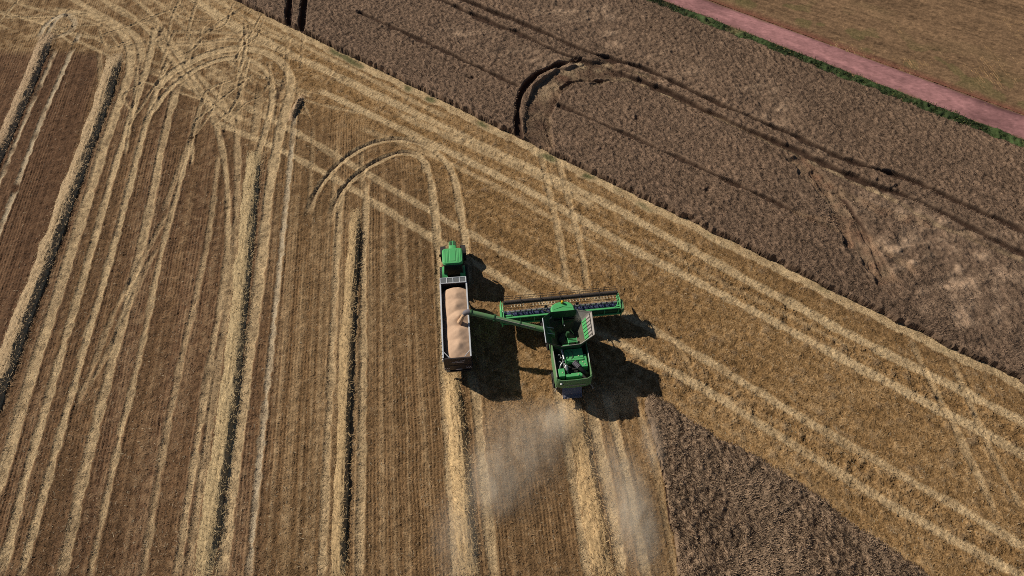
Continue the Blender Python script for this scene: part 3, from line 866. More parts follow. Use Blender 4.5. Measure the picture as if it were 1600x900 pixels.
windrow([(182, 84), (172, 118), (160, 160), (145, 200), (115, 281), (82, 372), (53, 451), (25, 522), (2, 590), (-30, 680)], 20, .52, 'tall straw windrow with a long black shadow running down to the left edge', (0.47, 0.34, 0.17), 2)
windrow([(398, 235), (393, 290), (387, 345), (382, 400), (376, 455), (370, 520), (361, 595), (350, 672), (338, 758), (327, 836), (316, 910)], 19, .40, 'ragged straw windrow below the looping wheel tracks, bleached line on its right', (0.47, 0.35, 0.165), 3)
windrow([(556, 325), (552, 400), (546, 480), (541, 560), (537, 654), (533, 787), (528, 910)], 14, .44, 'narrow golden straw windrow between two tyre tracks, left of the trailer', (0.44, 0.31, 0.14), 4)
windrow([(704, 578), (709, 620), (717, 711), (724, 800), (733, 910)], 20, .42, 'straw windrow running out from under the back of the trailer', (0.54, 0.38, 0.17), 5)
windrow([(890, 622), (897, 650), (911, 711), (926, 794), (944, 910)], 22, .34, 'fresh straw windrow trailing behind the combine', (0.52, 0.36, 0.16), 6)

def straw_pile(pts, w, h, label, seed):
    o = windrow(pts, w, h, label, (0.42, 0.29, 0.15), seed)
    o.name = "straw_pile"; tag(o, cat='straw pile')
    del o['group']
straw_pile([(474, 148), (466, 160), (459, 174), (453, 190)], 7, .5, 'short low heap of straw by the end of the bleached line', 9)

# ------------------------------------------------------------------ machines
def wheel(parent, x, y, R, w, rim_r, side, lugs=22, rim_mat='yellow', name="wheel"):
    """wheel > tyre, rim; the tyre carries raised chevron lugs"""
    hub = empty(name, (x, y, R), 0)
    hub.parent = parent
    b = MB()
    prof = [(-.5, rim_r), (-.5, rim_r + .25 * (R - rim_r)), (-.48, R * .90), (-.38, R * .965), (0, R * .975), (.38, R * .965), (.48, R * .90), (.5, rim_r + .25 * (R - rim_r)), (.5, rim_r)]
    n = 40
    vs = [(px_ * w, r * math.cos(2 * math.pi * k / n), r * math.sin(2 * math.pi * k / n)) for k in range(n) for px_, r in prof]
    m = len(prof)
    fs = [(k * m + i, k * m + i + 1, ((k + 1) % n) * m + i + 1, ((k + 1) % n) * m + i) for k in range(n) for i in range(m - 1)]
    b.add(vs, fs)
    for k in range(lugs):
        for sgn in (-1, 1):
            a = 2 * math.pi * (k + (0.5 if sgn > 0 else 0)) / lugs
            rot = Matrix.Rotation(a, 3, 'X')
            c = rot @ Vector((sgn * w * .25, 0, R * .985))
            b.box(c, (w * .56, .05 * R + .015, R * .07), rot @ Matrix.Rotation(sgn * .75, 3, 'Z'))
    b.build("tyre", M['rubber'], hub)
    b = MB()
    b.cyl((-w * .28, 0, 0), (w * .28, 0, 0), rim_r * 1.02, n=28)
    b.cyl((side * w * .28, 0, 0), (side * w * .40, 0, 0), rim_r * .45, rim_r * .32, n=20)
    for k in range(8):
        a = 2 * math.pi * k / 8
        b.cyl((side * w * .28, math.cos(a) * rim_r * .6, math.sin(a) * rim_r * .6), (side * w * .33, math.cos(a) * rim_r * .6, math.sin(a) * rim_r * .6), .03, n=8)
    b.build("rim", M[rim_mat], hub)
    return hub

def rounded(x0, x1, y0, y1, r, n=5):
    p = []
    for cx, cy_, a0 in ((x1 - r, y1 - r, 0), (x0 + r, y1 - r, 90), (x0 + r, y0 + r, 180), (x1 - r, y0 + r, 270)):
        for k in range(n + 1):
            a = math.radians(a0 + 90 * k / n)
            p.append((cx + r * math.cos(a), cy_ + r * math.sin(a)))
    return p

# ---- grain trailer
TR_ANG = math.radians(5.0)
TR_LOC = (-5.0, 30.37, 0.0)
tr_o = empty("grain_trailer", TR_LOC, TR_ANG, 'dark high sided grain trailer heaped with pale wheat behind the tractor', 'trailer')
HL, HW, ZB, ZT = 3.80, 1.20, 1.15, 3.28
for sx in (-1, 1):
    b = MB()
    b.span(min(sx * HW, sx * (HW - .05)), max(sx * HW, sx * (HW - .05)), -HL + .04, HL - .04, ZB, ZT)
    for k in range(7):          # pressed ribs
        y = -HL + .5 + k * (2 * HL - 1.0) / 6
        b.box((sx * (HW + .022), y, (ZB + ZT) / 2), (.04, .10, ZT - ZB - .1))
    b.box((sx * (HW + .02), 0, ZB + .07), (.05, 2 * HL - .2, .12))
    sp = b.build("side_panel", M['navy'], tr_o, .008)
    b = MB().box((sx * (HW - .02), 0, ZT + .04), (.13, 2 * HL - .02, .08))
    b.build("top_rail", M['alu'], sp, .015)
    b = MB()
    for k in range(9 if sx > 0 else 4):
        y = -HL + .25 + (k * .55 if sx > 0 else k * .42)
        b.box((sx * (HW + .055), y, ZT + .02), (.05, .07, .16)).cut()
    b.build_each("tarp_hook", M['black'], sp, .006)
fp = MB().span(-HW, HW, HL - .06, HL, ZB, ZT + .10).build("front_panel", M['navy'], tr_o, .01)
hb = MB()
hz0, hz1, hy0, hy1 = ZT + .12, ZT + .22, HL - .08, HL + .42
for i in range(5):
    x = -HW + .04 + i * (2 * HW - .08) / 4
    hb.tube([(x, hy0, hz0), (x, hy1, hz1)], .045, 8)
for yy, zz in ((hy0, hz0), (hy1, hz1)):
    hb.tube([(-HW + .02, yy, zz), (HW - .02, yy, zz)], .045, 8)
hbo = hb.build("headboard", M['alu'], tr_o)
for i in range(4):
    x0 = -HW + .05 + i * (2 * HW - .08) / 4; x1 = x0 + (2 * HW - .08) / 4 - .02
    b = MB().slab([(x0, hy0, hz0), (x1, hy0, hz0), (x1, hy1, hz1), (x0, hy1, hz1)], .012)
    b.build("mesh_pane", M['mesh'], hbo)
MB().span(-HW + .05, HW - .05, -HL + .06, HL - .06, ZB - .05, ZB + .02).build("floor", M['navy'], tr_o)
tg = MB().span(-HW + .01, HW - .01, -HL - .06, -HL, ZB - .10, ZT + .02)
tg.box((0, -HL - .075, ZT - .03), (2 * HW - .04, .05, .08)); tg.box((0, -HL - .075, ZB + .75), (2 * HW - .04, .03, .06))
for x in (-.8, 0, .8): tg.box((x, -HL - .07, 2.2), (.06, .03, 1.9))
tgo = tg.build("tailgate", M['tailgate'], tr_o, .008)
# worn swoosh and two rows of lettering, too worn to read in the photo
b = MB()
yl = -HL - .095
def stroke(pts, w): b.slab([(p[0], yl, p[1]) for p in pts], .008)
stroke([(-.60, 2.52), (-.30, 2.46), (-.22, 2.55), (-.42, 2.58)], 0)
stroke([(-.30, 2.46), (.05, 2.56), (.03, 2.60), (-.26, 2.51)], 0)
stroke([(-.20, 2.74), (-.02, 2.78), (-.02, 2.82), (-.20, 2.78)], 0)
for i, (w_, h_) in enumerate(((.08, .17), (.07, .14), (.09, .17), (.07, .14), (.06, .19), (.10, .15))):
    x = .0 + i * .105
    stroke([(x, 2.68), (x + .03, 2.68), (x + .05, 2.68 + h_), (x + .02, 2.68 + h_)], 0)
    stroke([(x + .02, 2.68 + h_ - .04), (x + w_, 2.68 + h_ - .03), (x + w_, 2.68 + h_), (x + .02, 2.68 + h_)], 0)
stroke([(.46, 2.80), (.66, 2.92), (.66, 2.98), (.46, 2.86)], 0)
for i in range(7):
    x = -.02 + i * .085
    stroke([(x, 2.46), (x + .06, 2.46), (x + .07, 2.58), (x + .01, 2.58)], 0)
b.build("lettering", M['marking'], tgo)
for sx in (-1, 1):
    b = MB()
    for i in range(3):
        x = sx * 1.02 - .22 + i * .17 - (.05 if sx > 0 else 0); s_ = -sx * .10
        b.slab([(x, yl, 1.38), (x + .07, yl, 1.38), (x + .07 + s_, yl, 1.58), (x + s_, yl, 1.58)], .008)
    b.build("hazard_stripe", M['marking'], tgo)
MB().box((-HW - .03, -HL - .02, ZT - .35), (.10, .10, .42)).build("corner_marker", M['white'], tr_o, .02)
MB().box((.05, -HL - .10, 1.22), (.52, .02, .11)).build("plate", M['marking'], tgo)
for sx in (-1, 1):
    MB().tube([(sx * (HW - .07), -HL + .62, ZT + .03), (sx * (HW - .55), -HL + .02, ZT + .03)], .028, 8).build("corner_brace", M['alu'], tr_o)
b = MB()
for x in (-.45, .45): b.span(x - .06, x + .06, -HL + .1, HL, .78, ZB - .05)
for y in (-3.2, -1.2, 1.0, 3.0): b.span(-.9, .9, y - .05, y + .05, .85, 1.08)
b.span(-1.1, 1.1, -HL - .05, -HL + .1, .62, .78)
for y in (-2.0, -.4): b.cyl((-.8, y, .68), (.8, y, .68), .07)
b.build("chassis", M['black'], tr_o, .01)
MB().tube([(-.45, HL - .2, .9), (-.15, 4.7, .68), (0, 5.0, .62)], .07, 8).tube([(.45, HL - .2, .9), (.15, 4.7, .68), (0, 5.0, .62)], .07, 8).build("drawbar", M['black'], tr_o)
for y in (-2.0, -.4):
    for sx in (-1, 1): wheel(tr_o, sx * .97, y, .68, .50, .34, sx, 0, 'black')
for sx in (-1, 1): MB().box((sx * .95, -HL - .02, .70), (.20, .05, .10)).build("tail_light", M['red'], tr_o, .01)

# ---- wheat heaped in the trailer
gxn, gyn = 60, 170
gu = np.linspace(-HW + .052, HW - .052, gxn); gvv = np.linspace(-HL + .02, HL - .08, gyn)
GU, GV = np.meshgrid(gu, gvv)
rg = np.random.default_rng(11)
def lowf(n_, l):
    y = np.linspace(0, 1, gyn)[:, None] * 7.6; x = np.linspace(0, 1, gxn)[None, :] * 2.3; a = 0
    for _ in range(n_):
        k = rg.normal(0, 1, 2) / l; a = a + np.sin(x * k[0] + y * k[1] + rg.uniform(0, 6.28))
    return a / math.sqrt(n_)
def cone(x, y, top, slope): return top - slope * np.hypot(GU - x, (GV - y) * .8)
HT = ZT - .30 + .0 * GU
ridge = np.maximum.reduce([cone(.20, 2.5, .50, .36), cone(.10, 1.3, .56, .38), cone(.35, .1, .62, .44), cone(.30, -1.3, .52, .36), cone(.20, -2.6, .46, .36), cone(.45, 3.2, .34, .36)])
left = smooth(-.55, -1.15, GU)
GZ = ZT - .28 + ridge - .30 * left * (1 + .15 * np.sin(GV * 1.7)) + .02 * lowf(8, .5) + .008 * lowf(12, .12)
front = smooth(3.25, 3.75, GV + .20 * GU ** 2)
GZ -= .60 * front
pit = np.exp(-(((GU - .45) / .40) ** 2 + ((GV + .42) / .38) ** 2))
GZ += .10 * np.exp(-(((GU - .40) / .20) ** 2 + ((GV + .42) / .20) ** 2)) - .26 * pit
for _ in range(6):
    GZ[1:-1, 1:-1] = (GZ[1:-1, 1:-1] * 2 + GZ[:-2, 1:-1] + GZ[2:, 1:-1] + GZ[1:-1, :-2] + GZ[1:-1, 2:]) / 6
GZ = np.minimum(GZ, ZT + .34 - .24 * smooth(.75, 1.15, np.abs(GU)))
vv = np.stack([GU, GV, GZ], -1).reshape(-1, 3)
low = vv.copy(); low[:, 2] = ZB + .03
nA = len(vv)
gq = grid_quads(gyn, gxn)
rim_i = np.concatenate([np.arange(gxn), np.arange(1, gyn) * gxn + gxn - 1, np.arange(gxn - 2, -1, -1) + (gyn - 1) * gxn, np.arange(gyn - 2, 0, -1) * gxn])
rim_n = np.roll(rim_i, -1)
gq = np.concatenate([gq, np.stack([rim_i, rim_i + nA, rim_n + nA, rim_n], -1)])
gcol = np.array((0.57, 0.380, 0.248)) * (1 + .05 * lowf(9, .3) + .03 * rg.standard_normal((gyn, gxn)))[..., None]
gcol = np.concatenate([gcol.reshape(-1, 3)] * 2)
heap = np_mesh("grain_heap", np.concatenate([vv, low]), gq, M['grain'], gcol)
heap.location = (TR_LOC[0], TR_LOC[1], 0.0); heap.rotation_euler = (0, 0, TR_ANG)
tag(heap, 'smooth heap of pale orange wheat grain filling the dark trailer', 'grain heap')

# ---- tractor (local origin under the rear axle)
def to_world(loc0, ang, p):
    c, s_ = math.cos(ang), math.sin(ang)
    return (loc0[0] + c * p[0] - s_ * p[1], loc0[1] + s_ * p[0] + c * p[1], (loc0[2] if len(loc0) > 2 else 0) + (p[2] if len(p) > 2 else 0))
TT = to_world(TR_LOC, TR_ANG, (.03, 6.0, 0))
tt = empty("tractor", TT, TR_ANG, 'green farm tractor with a ribbed roof pulling the loaded trailer', 'tractor')
for sx in (-1, 1):
    wheel(tt, sx * 1.02, 0, .98, .64, .50, sx, 20)
    wheel(tt, sx * .98, 2.85, .72, .52, .36, sx, 18)
b = MB()
b.span(-.32, .32, -.7, 3.3, .55, 1.15)
b.cyl((-.9, 0, .98), (.9, 0, .98), .16); b.cyl((-.9, 2.85, .72), (.9, 2.85, .72), .12)
b.span(-.55, .55, -.95, -.55, .55, 1.0); b.span(-.06, .06, -1.25, -.7, .5, .6)
for sx in (-1, 1):
    b.tube([(sx * .42, -.6, .75), (sx * .45, -1.3, .55)], .04, 8)
    b.span(min(sx * .35, sx * .75), max(sx * .35, sx * .75), .85, 1.9, .55, 1.2)
b.build("chassis", M['black'], tt, .015)
# hood
rings = []
for y, w_, z0, z1 in ((1.45, .40, 1.05, 2.12), (2.2, .40, 1.05, 2.08), (2.9, .38, 1.02, 2.0), (3.5, .36, 1.0, 1.90), (3.68, .31, 1.02, 1.74)):
    rings.append([(-w_, y, z0), (w_, y, z0), (w_, y, z1 - .22), (w_ - .06, y, z1 - .05), (w_ - .18, y, z1), (-w_ + .18, y, z1), (-w_ + .06, y, z1 - .05), (-w_, y, z1 - .22)])
hood = MB().loft(rings).build("hood", M['green'], tt, .015, 60)
for sx in (-1, 1):
    MB().slab([(sx * .17 - .125, 2.98, 1.992), (sx * .17 + .125, 2.98, 1.992), (sx * .16 + .115, 3.50, 1.915), (sx * .16 - .115, 3.50, 1.915)], .012).build("grille", M['green_dark'], hood)
# cab
b = MB()
b.loft([[(-.78, -.25, 1.25), (.78, -.25, 1.25), (.74, 1.5, 1.25), (-.74, 1.5, 1.25)], [(-.84, -.30, 2.0), (.84, -.30, 2.0), (.78, 1.62, 2.0), (-.78, 1.62, 2.0)], [(-.76, .05, 2.86), (.76, .05, 2.86), (.74, 1.5, 2.86), (-.74, 1.5, 2.86)]])
cab = b.build("cab", M['glass'], tt, .03)
b = MB()
for sx in (-1, 1):
    b.tube([(sx * .85, -.30, 1.3), (sx * .86, -.31, 2.0), (sx * .78, .04, 2.86)], .045, 8)
    b.tube([(sx * .76, 1.52, 1.3), (sx * .80, 1.63, 2.0), (sx * .76, 1.5, 2.86)], .045, 8)
    b.tube([(sx * .82, .65, 1.3), (sx * .84, .65, 2.0), (sx * .77, .75, 2.86)], .04, 8)
b.tube([(-.78, .02, 2.84), (.78, .02, 2.84)], .05, 8)
b.tube([(-.2, -.33, 1.7), (.25, -.30, 2.15)], .02, 6)
b.build("pillar", M['black'], cab)
rf = MB().prism(rounded(-.97, .97, .02, 1.88, .32), 2.86, 2.98).prism(rounded(-.94, .94, .05, 1.86, .32), 2.98, 3.10, .93)
roof = rf.build("roof", M['green'], cab, .03)
b = MB()
for x in (-.72, -.52, -.40, .40, .52, .72): b.box((x, .96, 3.10), (.05, 1.45, .045))
b.prism(rounded(-.30, .30, .30, 1.65, .15), 3.095, 3.125, .94)
b.build("roof_rib", M['green'], roof, .015)
MB().slab([(-.62, -.06, 2.78), (.62, -.06, 2.78), (.62, .06, 2.92), (-.62, .06, 2.92)], .03).build("work_light_bar", M['black'], roof)
for sx in (-1, 1):
    # fender over the rear wheel
    b = MB()
    ring0, n = [], 12
    for k in range(n + 1):
        a = math.radians(-5 + 190 * k / n) if False else math.radians(20 + 145 * k / n)
        ring0.append((math.cos(a), math.sin(a)))
    vs, fs = [], []
    for (c_, s_) in ring0:
        for r in (1.06, 1.02):
            for x in (.62, 1.08 if c_ < .6 else .98): vs.append((sx * x, r * c_, .98 + r * s_))
    for k in range(n):
        i = k * 4; j = i + 4
        fs += [(i, i + 1, j + 1, j), (i + 2, j + 2, j + 3, i + 3), (i, j, j + 2, i + 2), (i + 1, i + 3, j + 3, j + 1)]
    fs += [(0, 2, 3, 1), (n * 4, n * 4 + 1, n * 4 + 3, n * 4 + 2)]
    b.add(vs, fs)
    b.span(min(sx * .60, sx * .66), max(sx * .60, sx * .66), -.85, .6, 1.2, 1.9)
    fo = b.build("fender", M['green'], tt, .01)
    MB().box((sx * .84, -.98, 1.52), (.26, .08, .14)).build("tail_light", M['red'], fo, .015)
    b = MB()
    vs = []; fs = []
    for k in range(9):
        a = math.radians(25 + 130 * k / 8)
        for x in (.74, 1.22): vs += [(sx * x, 2.85 + .80 * math.cos(a), .72 + .80 * math.sin(a)), (sx * x, 2.85 + .77 * math.cos(a), .72 + .77 * math.sin(a))]
    for k in range(8):
        i = k * 4; j = i + 4
        fs += [(i, i + 2, j + 2, j), (i + 1, j + 1, j + 3, i + 3), (i, j, j + 1, i + 1), (i + 2, i + 3, j + 3, j + 2)]
    fs += [(0, 1, 3, 2), (32, 34, 35, 33)]
    MB().add(vs, fs).build("mudguard", M['black'], tt)
    b = MB().tube([(sx * .78, 1.5, 2.5), (sx * 1.12, 1.62, 2.55), (sx * 1.16, 1.62, 2.2)], .022, 6)
    b.box((sx * 1.18, 1.62, 2.28), (.22, .06, .36))
    b.build("mirror", M['black'], tt, .01)
    b = MB()
    for i in range(3): b.span(min(sx * .72, sx * 1.0), max(sx * .72, sx * 1.0), .95, 1.35, .5 + i * .3, .54 + i * .3).cut()
    b.build_each("step", M['black'], tt)
MB().tube([(.62, 1.75, 1.2), (.62, 1.75, 2.6), (.62, 1.66, 2.78)], [.07, .07, .06], 12).build("exhaust_pipe", M['black'], tt)
MB().tube([(0, .2, 3.1), (0.02, .18, 3.22)], .09, 12).build("antenna_dome", M['green'], tt) if False else None

# ---- combine harvester
CB_ANG = math.radians(6.2)
CB_LOC = (4.85, 28.39, 0.0)
cb = empty("combine_harvester", CB_LOC, CB_ANG, 'green combine harvester with open grain tank and wide cutting header', 'combine')
def inv_world(p):
    dx, dy = p[0] - CB_LOC[0], p[1] - CB_LOC[1]
    c, s_ = math.cos(CB_ANG), math.sin(CB_ANG)
    return (c * dx + s_ * dy, -s_ * dx + c * dy, p[2])
for sx in (-1, 1):
    wheel(cb, sx * 1.28, 1.35, .98, .76, .48, sx, 20, name="front_wheel")
    wheel(cb, sx * 1.36, -2.55, .70, .50, .34, sx, 16, name="rear_wheel")
b = MB()
b.span(-1.0, 1.0, -3.6, 2.3, .75, 1.5); b.cyl((-1.2, 1.35, .98), (1.2, 1.35, .98), .2); b.cyl((-1.2, -2.55, .7), (1.2, -2.55, .7), .13)
b.span(-1.36, 1.36, -3.55, -.9, 1.5, 2.35); b.span(-1.36, 1.36, -.9, 2.2, 1.5, 2.0)
b.build("chassis", M['black'], cb, .02)
for sx in (-1, 1):
    b = MB().side([(-3.70, 1.45), (-3.66, 3.10), (-3.5, 3.22), (-1.0, 3.30), (1.55, 3.30), (1.55, 1.65), (.2, 1.55), (-1.4, 1.35)], sx * 1.42, sx * 1.52)
    spn = b.build("side_panel", M['green_dusty'], cb, .03)
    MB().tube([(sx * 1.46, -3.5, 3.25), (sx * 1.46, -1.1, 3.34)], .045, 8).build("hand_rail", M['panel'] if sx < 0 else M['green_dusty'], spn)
    b = MB().side([(-.3, 2.2), (-.3, 3.0), (1.1, 3.0), (1.1, 2.2)], sx * 1.525, sx * 1.54)
    b.build("side_vent", M['black'], spn)
# rear hood: a rounded skirt wrapped round the back
path = [(-1.50, -2.75), (-1.52, -3.30), (-1.42, -3.66), (-1.1, -3.80), (0, -3.86), (1.1, -3.80), (1.42, -3.66), (1.52, -3.30), (1.50, -2.75)]
zs_top = [3.26, 3.22, 3.12, 3.08, 3.12, 3.08, 3.12, 3.20, 3.26]
vs, fs = [], []
for (x, y), zt in zip(path, zs_top):
    nrm = Vector((x * .3, y + 2.9, 0)); nrm = nrm.normalized() if nrm.length > .01 else Vector((1 if x > 0 else -1, 0, 0))
    for z, o in ((1.75, .07), (2.35, .12), (zt - .12, .06), (zt, .0)):
        vs.append((x + nrm.x * o, y + nrm.y * o, z))
    for z, o in ((zt, -.06), (1.75, -.02)):
        vs.append((x + nrm.x * o, y + nrm.y * o, z))
for k in range(len(path) - 1):
    for i in range(6):
        i2 = (i + 1) % 6
        fs.append((k * 6 + i, k * 6 + i2, (k + 1) * 6 + i2, (k + 1) * 6 + i))
fs += [tuple(range(5, -1, -1)), tuple(range(48, 54))]
rh = MB().add(vs, fs).build("rear_hood", M['green_dusty'], cb, 0, 50)
MB().slab([(-.75, -4.005, 2.38), (.95, -4.005, 2.38), (.95, -3.985, 2.44), (-.75, -3.985, 2.44)], .012).build("trim_line", M['panel'], rh)
MB().cyl((-1.12, -3.86, 2.78), (-1.14, -3.99, 2.72), .10, .09).build("rear_lamp", M['white'], rh)
MB().cyl((-1.00, -3.86, 2.60), (-1.0, -3.97, 2.56), .07, .06).build("lamp_socket", M['black'], rh)
MB().tube([(1.45, -3.7, 1.7), (1.62, -3.95, 1.6), (1.66, -4.0, 1.5)], .03, 6).box((1.66, -4.02, 1.48), (.12, .05, .16)).build("tail_light", M['panel'], cb)
MB().tube([(-1.45, -3.7, 1.7), (-1.60, -3.95, 1.6)], .03, 6).box((-1.62, -3.98, 1.52), (.12, .05, .14)).build("tail_light", M['panel'], cb)
# straw chopper with its spreading plate
b = MB().slab([(-.98, -3.75, 1.55), (.72, -3.75, 1.55), (.72, -4.20, 1.05), (-.98, -4.20, 1.05)], .04)
b.slab([(-.98, -4.20, 1.03), (.72, -4.20, 1.03), (.70, -4.52, .92), (-.96, -4.52, .92)], .03)
for k in range(6): b.box((-.8 + k * .28, -4.22, .94), (.03, .55, .14))
b.build("straw_chopper", M['blue_plate'], cb, .01)
# engine deck with everything standing on it
dk = MB().span(-1.40, 1.40, -3.60, -.95, 2.36, 2.44).build("engine_deck", M['black'], cb)
b = MB().span(-.50, 1.02, -2.12, -1.05, 2.44, 3.34); b.span(.62, 1.28, -2.75, -1.6, 2.44, 3.26)
b.span(-.40, .55, -2.22, -2.05, 2.9, 3.26); b.span(.2, .95, -1.95, -1.88, 3.33, 3.37)
b.build("engine_cover", M['green'], dk, .03)
MB().span(-1.28, -.74, -3.45, -2.72, 2.44, 3.22).build("side_locker", M['green'], dk, .03)
b = MB().span(-.66, .70, -3.52, -3.28, 2.5, 3.16); b.span(-.2, .6, -3.30, -3.18, 2.6, 3.10)
b.build("rear_ledge", M['green'], dk, .02)
b = MB().cyl((.16, -2.24, 3.24), (.52, -2.74, 3.20), .23, n=20)
for k in range(4):
    t = .12 + k * .22
    p = Vector((.16, -2.24, 3.24)).lerp(Vector((.52, -2.74, 3.20)), t); q_ = Vector((.16, -2.24, 3.24)).lerp(Vector((.52, -2.74, 3.20)), t + .06)
    b.cyl(p, q_, .25, n=20)
b.build("air_filter", M['boot'], dk)
MB().tube([(.52, -2.74, 3.20), (.72, -2.98, 3.12), (.95, -3.14, 3.0), (1.2, -3.16, 2.7)], [.2, .17, .15, .15], 12).build("intake_hose", M['black'], dk)
MB().tube([(-.74, -1.05, 3.42), (-.70, -1.45, 3.44), (-.66, -1.98, 3.42)], .085, 12).build("exhaust_pipe", M['steel'], dk)
MB().tube([(-.64, -2.10, 3.30), (-.80, -2.18, 3.34), (-1.02, -2.44, 3.26), (-1.12, -2.68, 3.08), (-1.14, -2.72, 2.7)], .055, 10).build("coolant_pipe", M['steel'], dk)
b = MB().tube([(-.58, -2.25, 3.0), (-.52, -2.55, 3.12), (-.50, -2.85, 3.0)], [.11, .17, .11], 12)
b.cyl((-.42, -2.45, 2.75), (-.62, -2.45, 2.95), .13); b.tube([(-.5, -2.8, 2.8), (-.45, -3.0, 2.7), (-.3, -3.1, 2.5)], .07, 8)
b.build("turbocharger", M['steel'], dk)
b = MB().span(-.45, .45, -3.1, -2.3, 2.44, 2.72)
for k in range(5): b.cyl((-.35 + k * .17, -2.9, 2.72), (-.35 + k * .17, -2.9, 2.8), .05, n=8)
b.box((.1, -2.6, 2.75), (.5, .25, .12))
b.build("engine_block", M['black'], dk, .02)
b = MB().span(-1.36, -.98, -2.6, -1.2, 2.44, 2.9)
for k in range(7): b.span(-1.34, -1.0, -2.5 + k * .19, -2.42 + k * .19, 2.9, 2.93)
b.build("radiator", M['black'], dk)
b = MB()
for x, y in ((-1.05, -1.35), (-.92, -1.65), (-1.08, -2.0), (-.88, -2.15)):
    b.tube([(x, y, 2.92), (x + .06, y + .05, 3.08), (x + .16, y - .02, 3.05), (x + .18, y - .2, 2.9)], .022, 6).cut()
b.build_each("hose_clip", M['alu'], dk)
b = MB().tube([(-.40, -1.2, 3.36), (-.22, -1.5, 3.40), (-.32, -1.85, 3.38), (-.5, -2.1, 3.2)], .022, 6).cut()
b.tube([(.0, -1.2, 3.36), (.18, -1.45, 3.40), (.10, -1.80, 3.40), (-.10, -2.1, 3.3)], .022, 6)
b.build_each("hose", M['black'], dk)
b = MB()
for x, y in ((.62, -1.75), (1.05, -2.55), (.9, -2.3), (-.95, -3.1), (.35, -3.4)): b.cyl((x, y, 2.9), (x, y, 3.38 if y > -2 else (3.30 if x > .5 else 3.26)), .05, n=8).cut()
b.build_each("filler_cap", M['cream'], dk)
MB().span(1.31, 1.40, -3.1, -1.1, 2.44, 2.62).build("gutter", M['black'], dk)
MB().tube([(1.44, -2.95, 3.1), (1.47, -2.2, 3.42), (1.47, -1.5, 3.42), (1.46, -1.2, 3.25)], .025, 6).build("guard_rail", M['alu'], dk)

# grain tank: lower bin, flared extension panels, what stands inside
rimlo = [(-1.35, 2.05), (-1.45, 1.55), (-1.45, -.45), (-.80, -.95), (.80, -.95), (1.45, -.45), (1.45, 1.55), (1.05, 2.05)]
rimhi = [(-1.25, 2.30), (-2.07, 1.55), (-2.07, -.78), (-.79, -1.08), (.86, -1.02), (2.06, -.60), (2.16, 1.58), (1.02, 2.30)]
zlo, zhi = 3.30, [4.15, 4.55, 4.40, 4.05, 4.05, 4.72, 4.80, 4.15]
b = MB()
lo2 = [(x * .45, y * .5 + .25) for x, y in rimlo]
n = 8
vs = [(x, y, zlo) for x, y in rimlo] + [(x, y, 1.95) for x, y in lo2] + [(x * 1.02, y * 1.02, zlo) for x, y in rimlo] + [(x * 1.0, y * 1.0, 2.3) for x, y in rimlo]
fs = [(i, (i + 1) % n, n + (i + 1) % n, n + i) for i in range(n)] + [tuple(range(n, 2 * n))]
fs += [(2 * n + i, 3 * n + i, 3 * n + (i + 1) % n, 2 * n + (i + 1) % n) for i in range(n)]
fs += [(i, 2 * n + i, 2 * n + (i + 1) % n, (i + 1) % n) for i in range(n)]
tk = MB().add(vs, fs).build("grain_tank", M['stain'], cb, 0, 20)
names = ['front', 'left', 'left', 'rear', 'rear', 'right', 'right', 'front']
def ext(i, mat_in, label=None):
    j = (i + 1) % n
    a, c = rimlo[i], rimlo[j]; e, f = rimhi[i], rimhi[j]
    q_ = [(a[0], a[1], zlo), (c[0], c[1], zlo), (f[0], f[1], zhi[j]), (e[0], e[1], zhi[i])]
    o = MB().slab(q_, .025).build("extension_panel", mat_in, tk)
    if label: o['label'] = label
    return o, [Vector(p) for p in q_]
for i in range(8):
    mat_ = M['panel'] if i in (5, 6) else M['green_dark']
    if i in (5,):  # right wall: green lower band, bare upper sheet
        o, q_ = ext(i, M['panel'], 'pale bare metal extension panel lit by the sun')
        nn = (q_[1] - q_[0]).cross(q_[3] - q_[0]).normalized()
        if nn.x > 0: nn = -nn
        b = MB().slab([q_[0] + nn * .03, q_[1] + nn * .03, q_[1].lerp(q_[2], .42) + nn * .03, q_[0].lerp(q_[3], .42) + nn * .03], .006)
        b.build("lower_band", M['green'], o)
        b = MB()
        for k in range(6):
            s0 = .08 + k * .165
            p0 = q_[0].lerp(q_[1], s0).lerp(q_[3].lerp(q_[2], s0), .05) + nn * .05; p1 = q_[0].lerp(q_[1], s0 * .9 + .05).lerp(q_[3].lerp(q_[2], s0 * .9 + .05), .82) + nn * .05
            b.tube([p0, p1], .022, 6)
        b.tube([q_[0].lerp(q_[3], .83) + nn * .05, q_[1].lerp(q_[2], .83) + nn * .05], .03, 6)
        b.build("stiffener", M['black'], o)
    elif i == 6:
        ext(i, M['panel'], 'pale dusty corner panel beside the cab roof')
    elif i == 3:
        o, q_ = ext(i, M['green_dark'])
    else:
        ext(i, mat_)
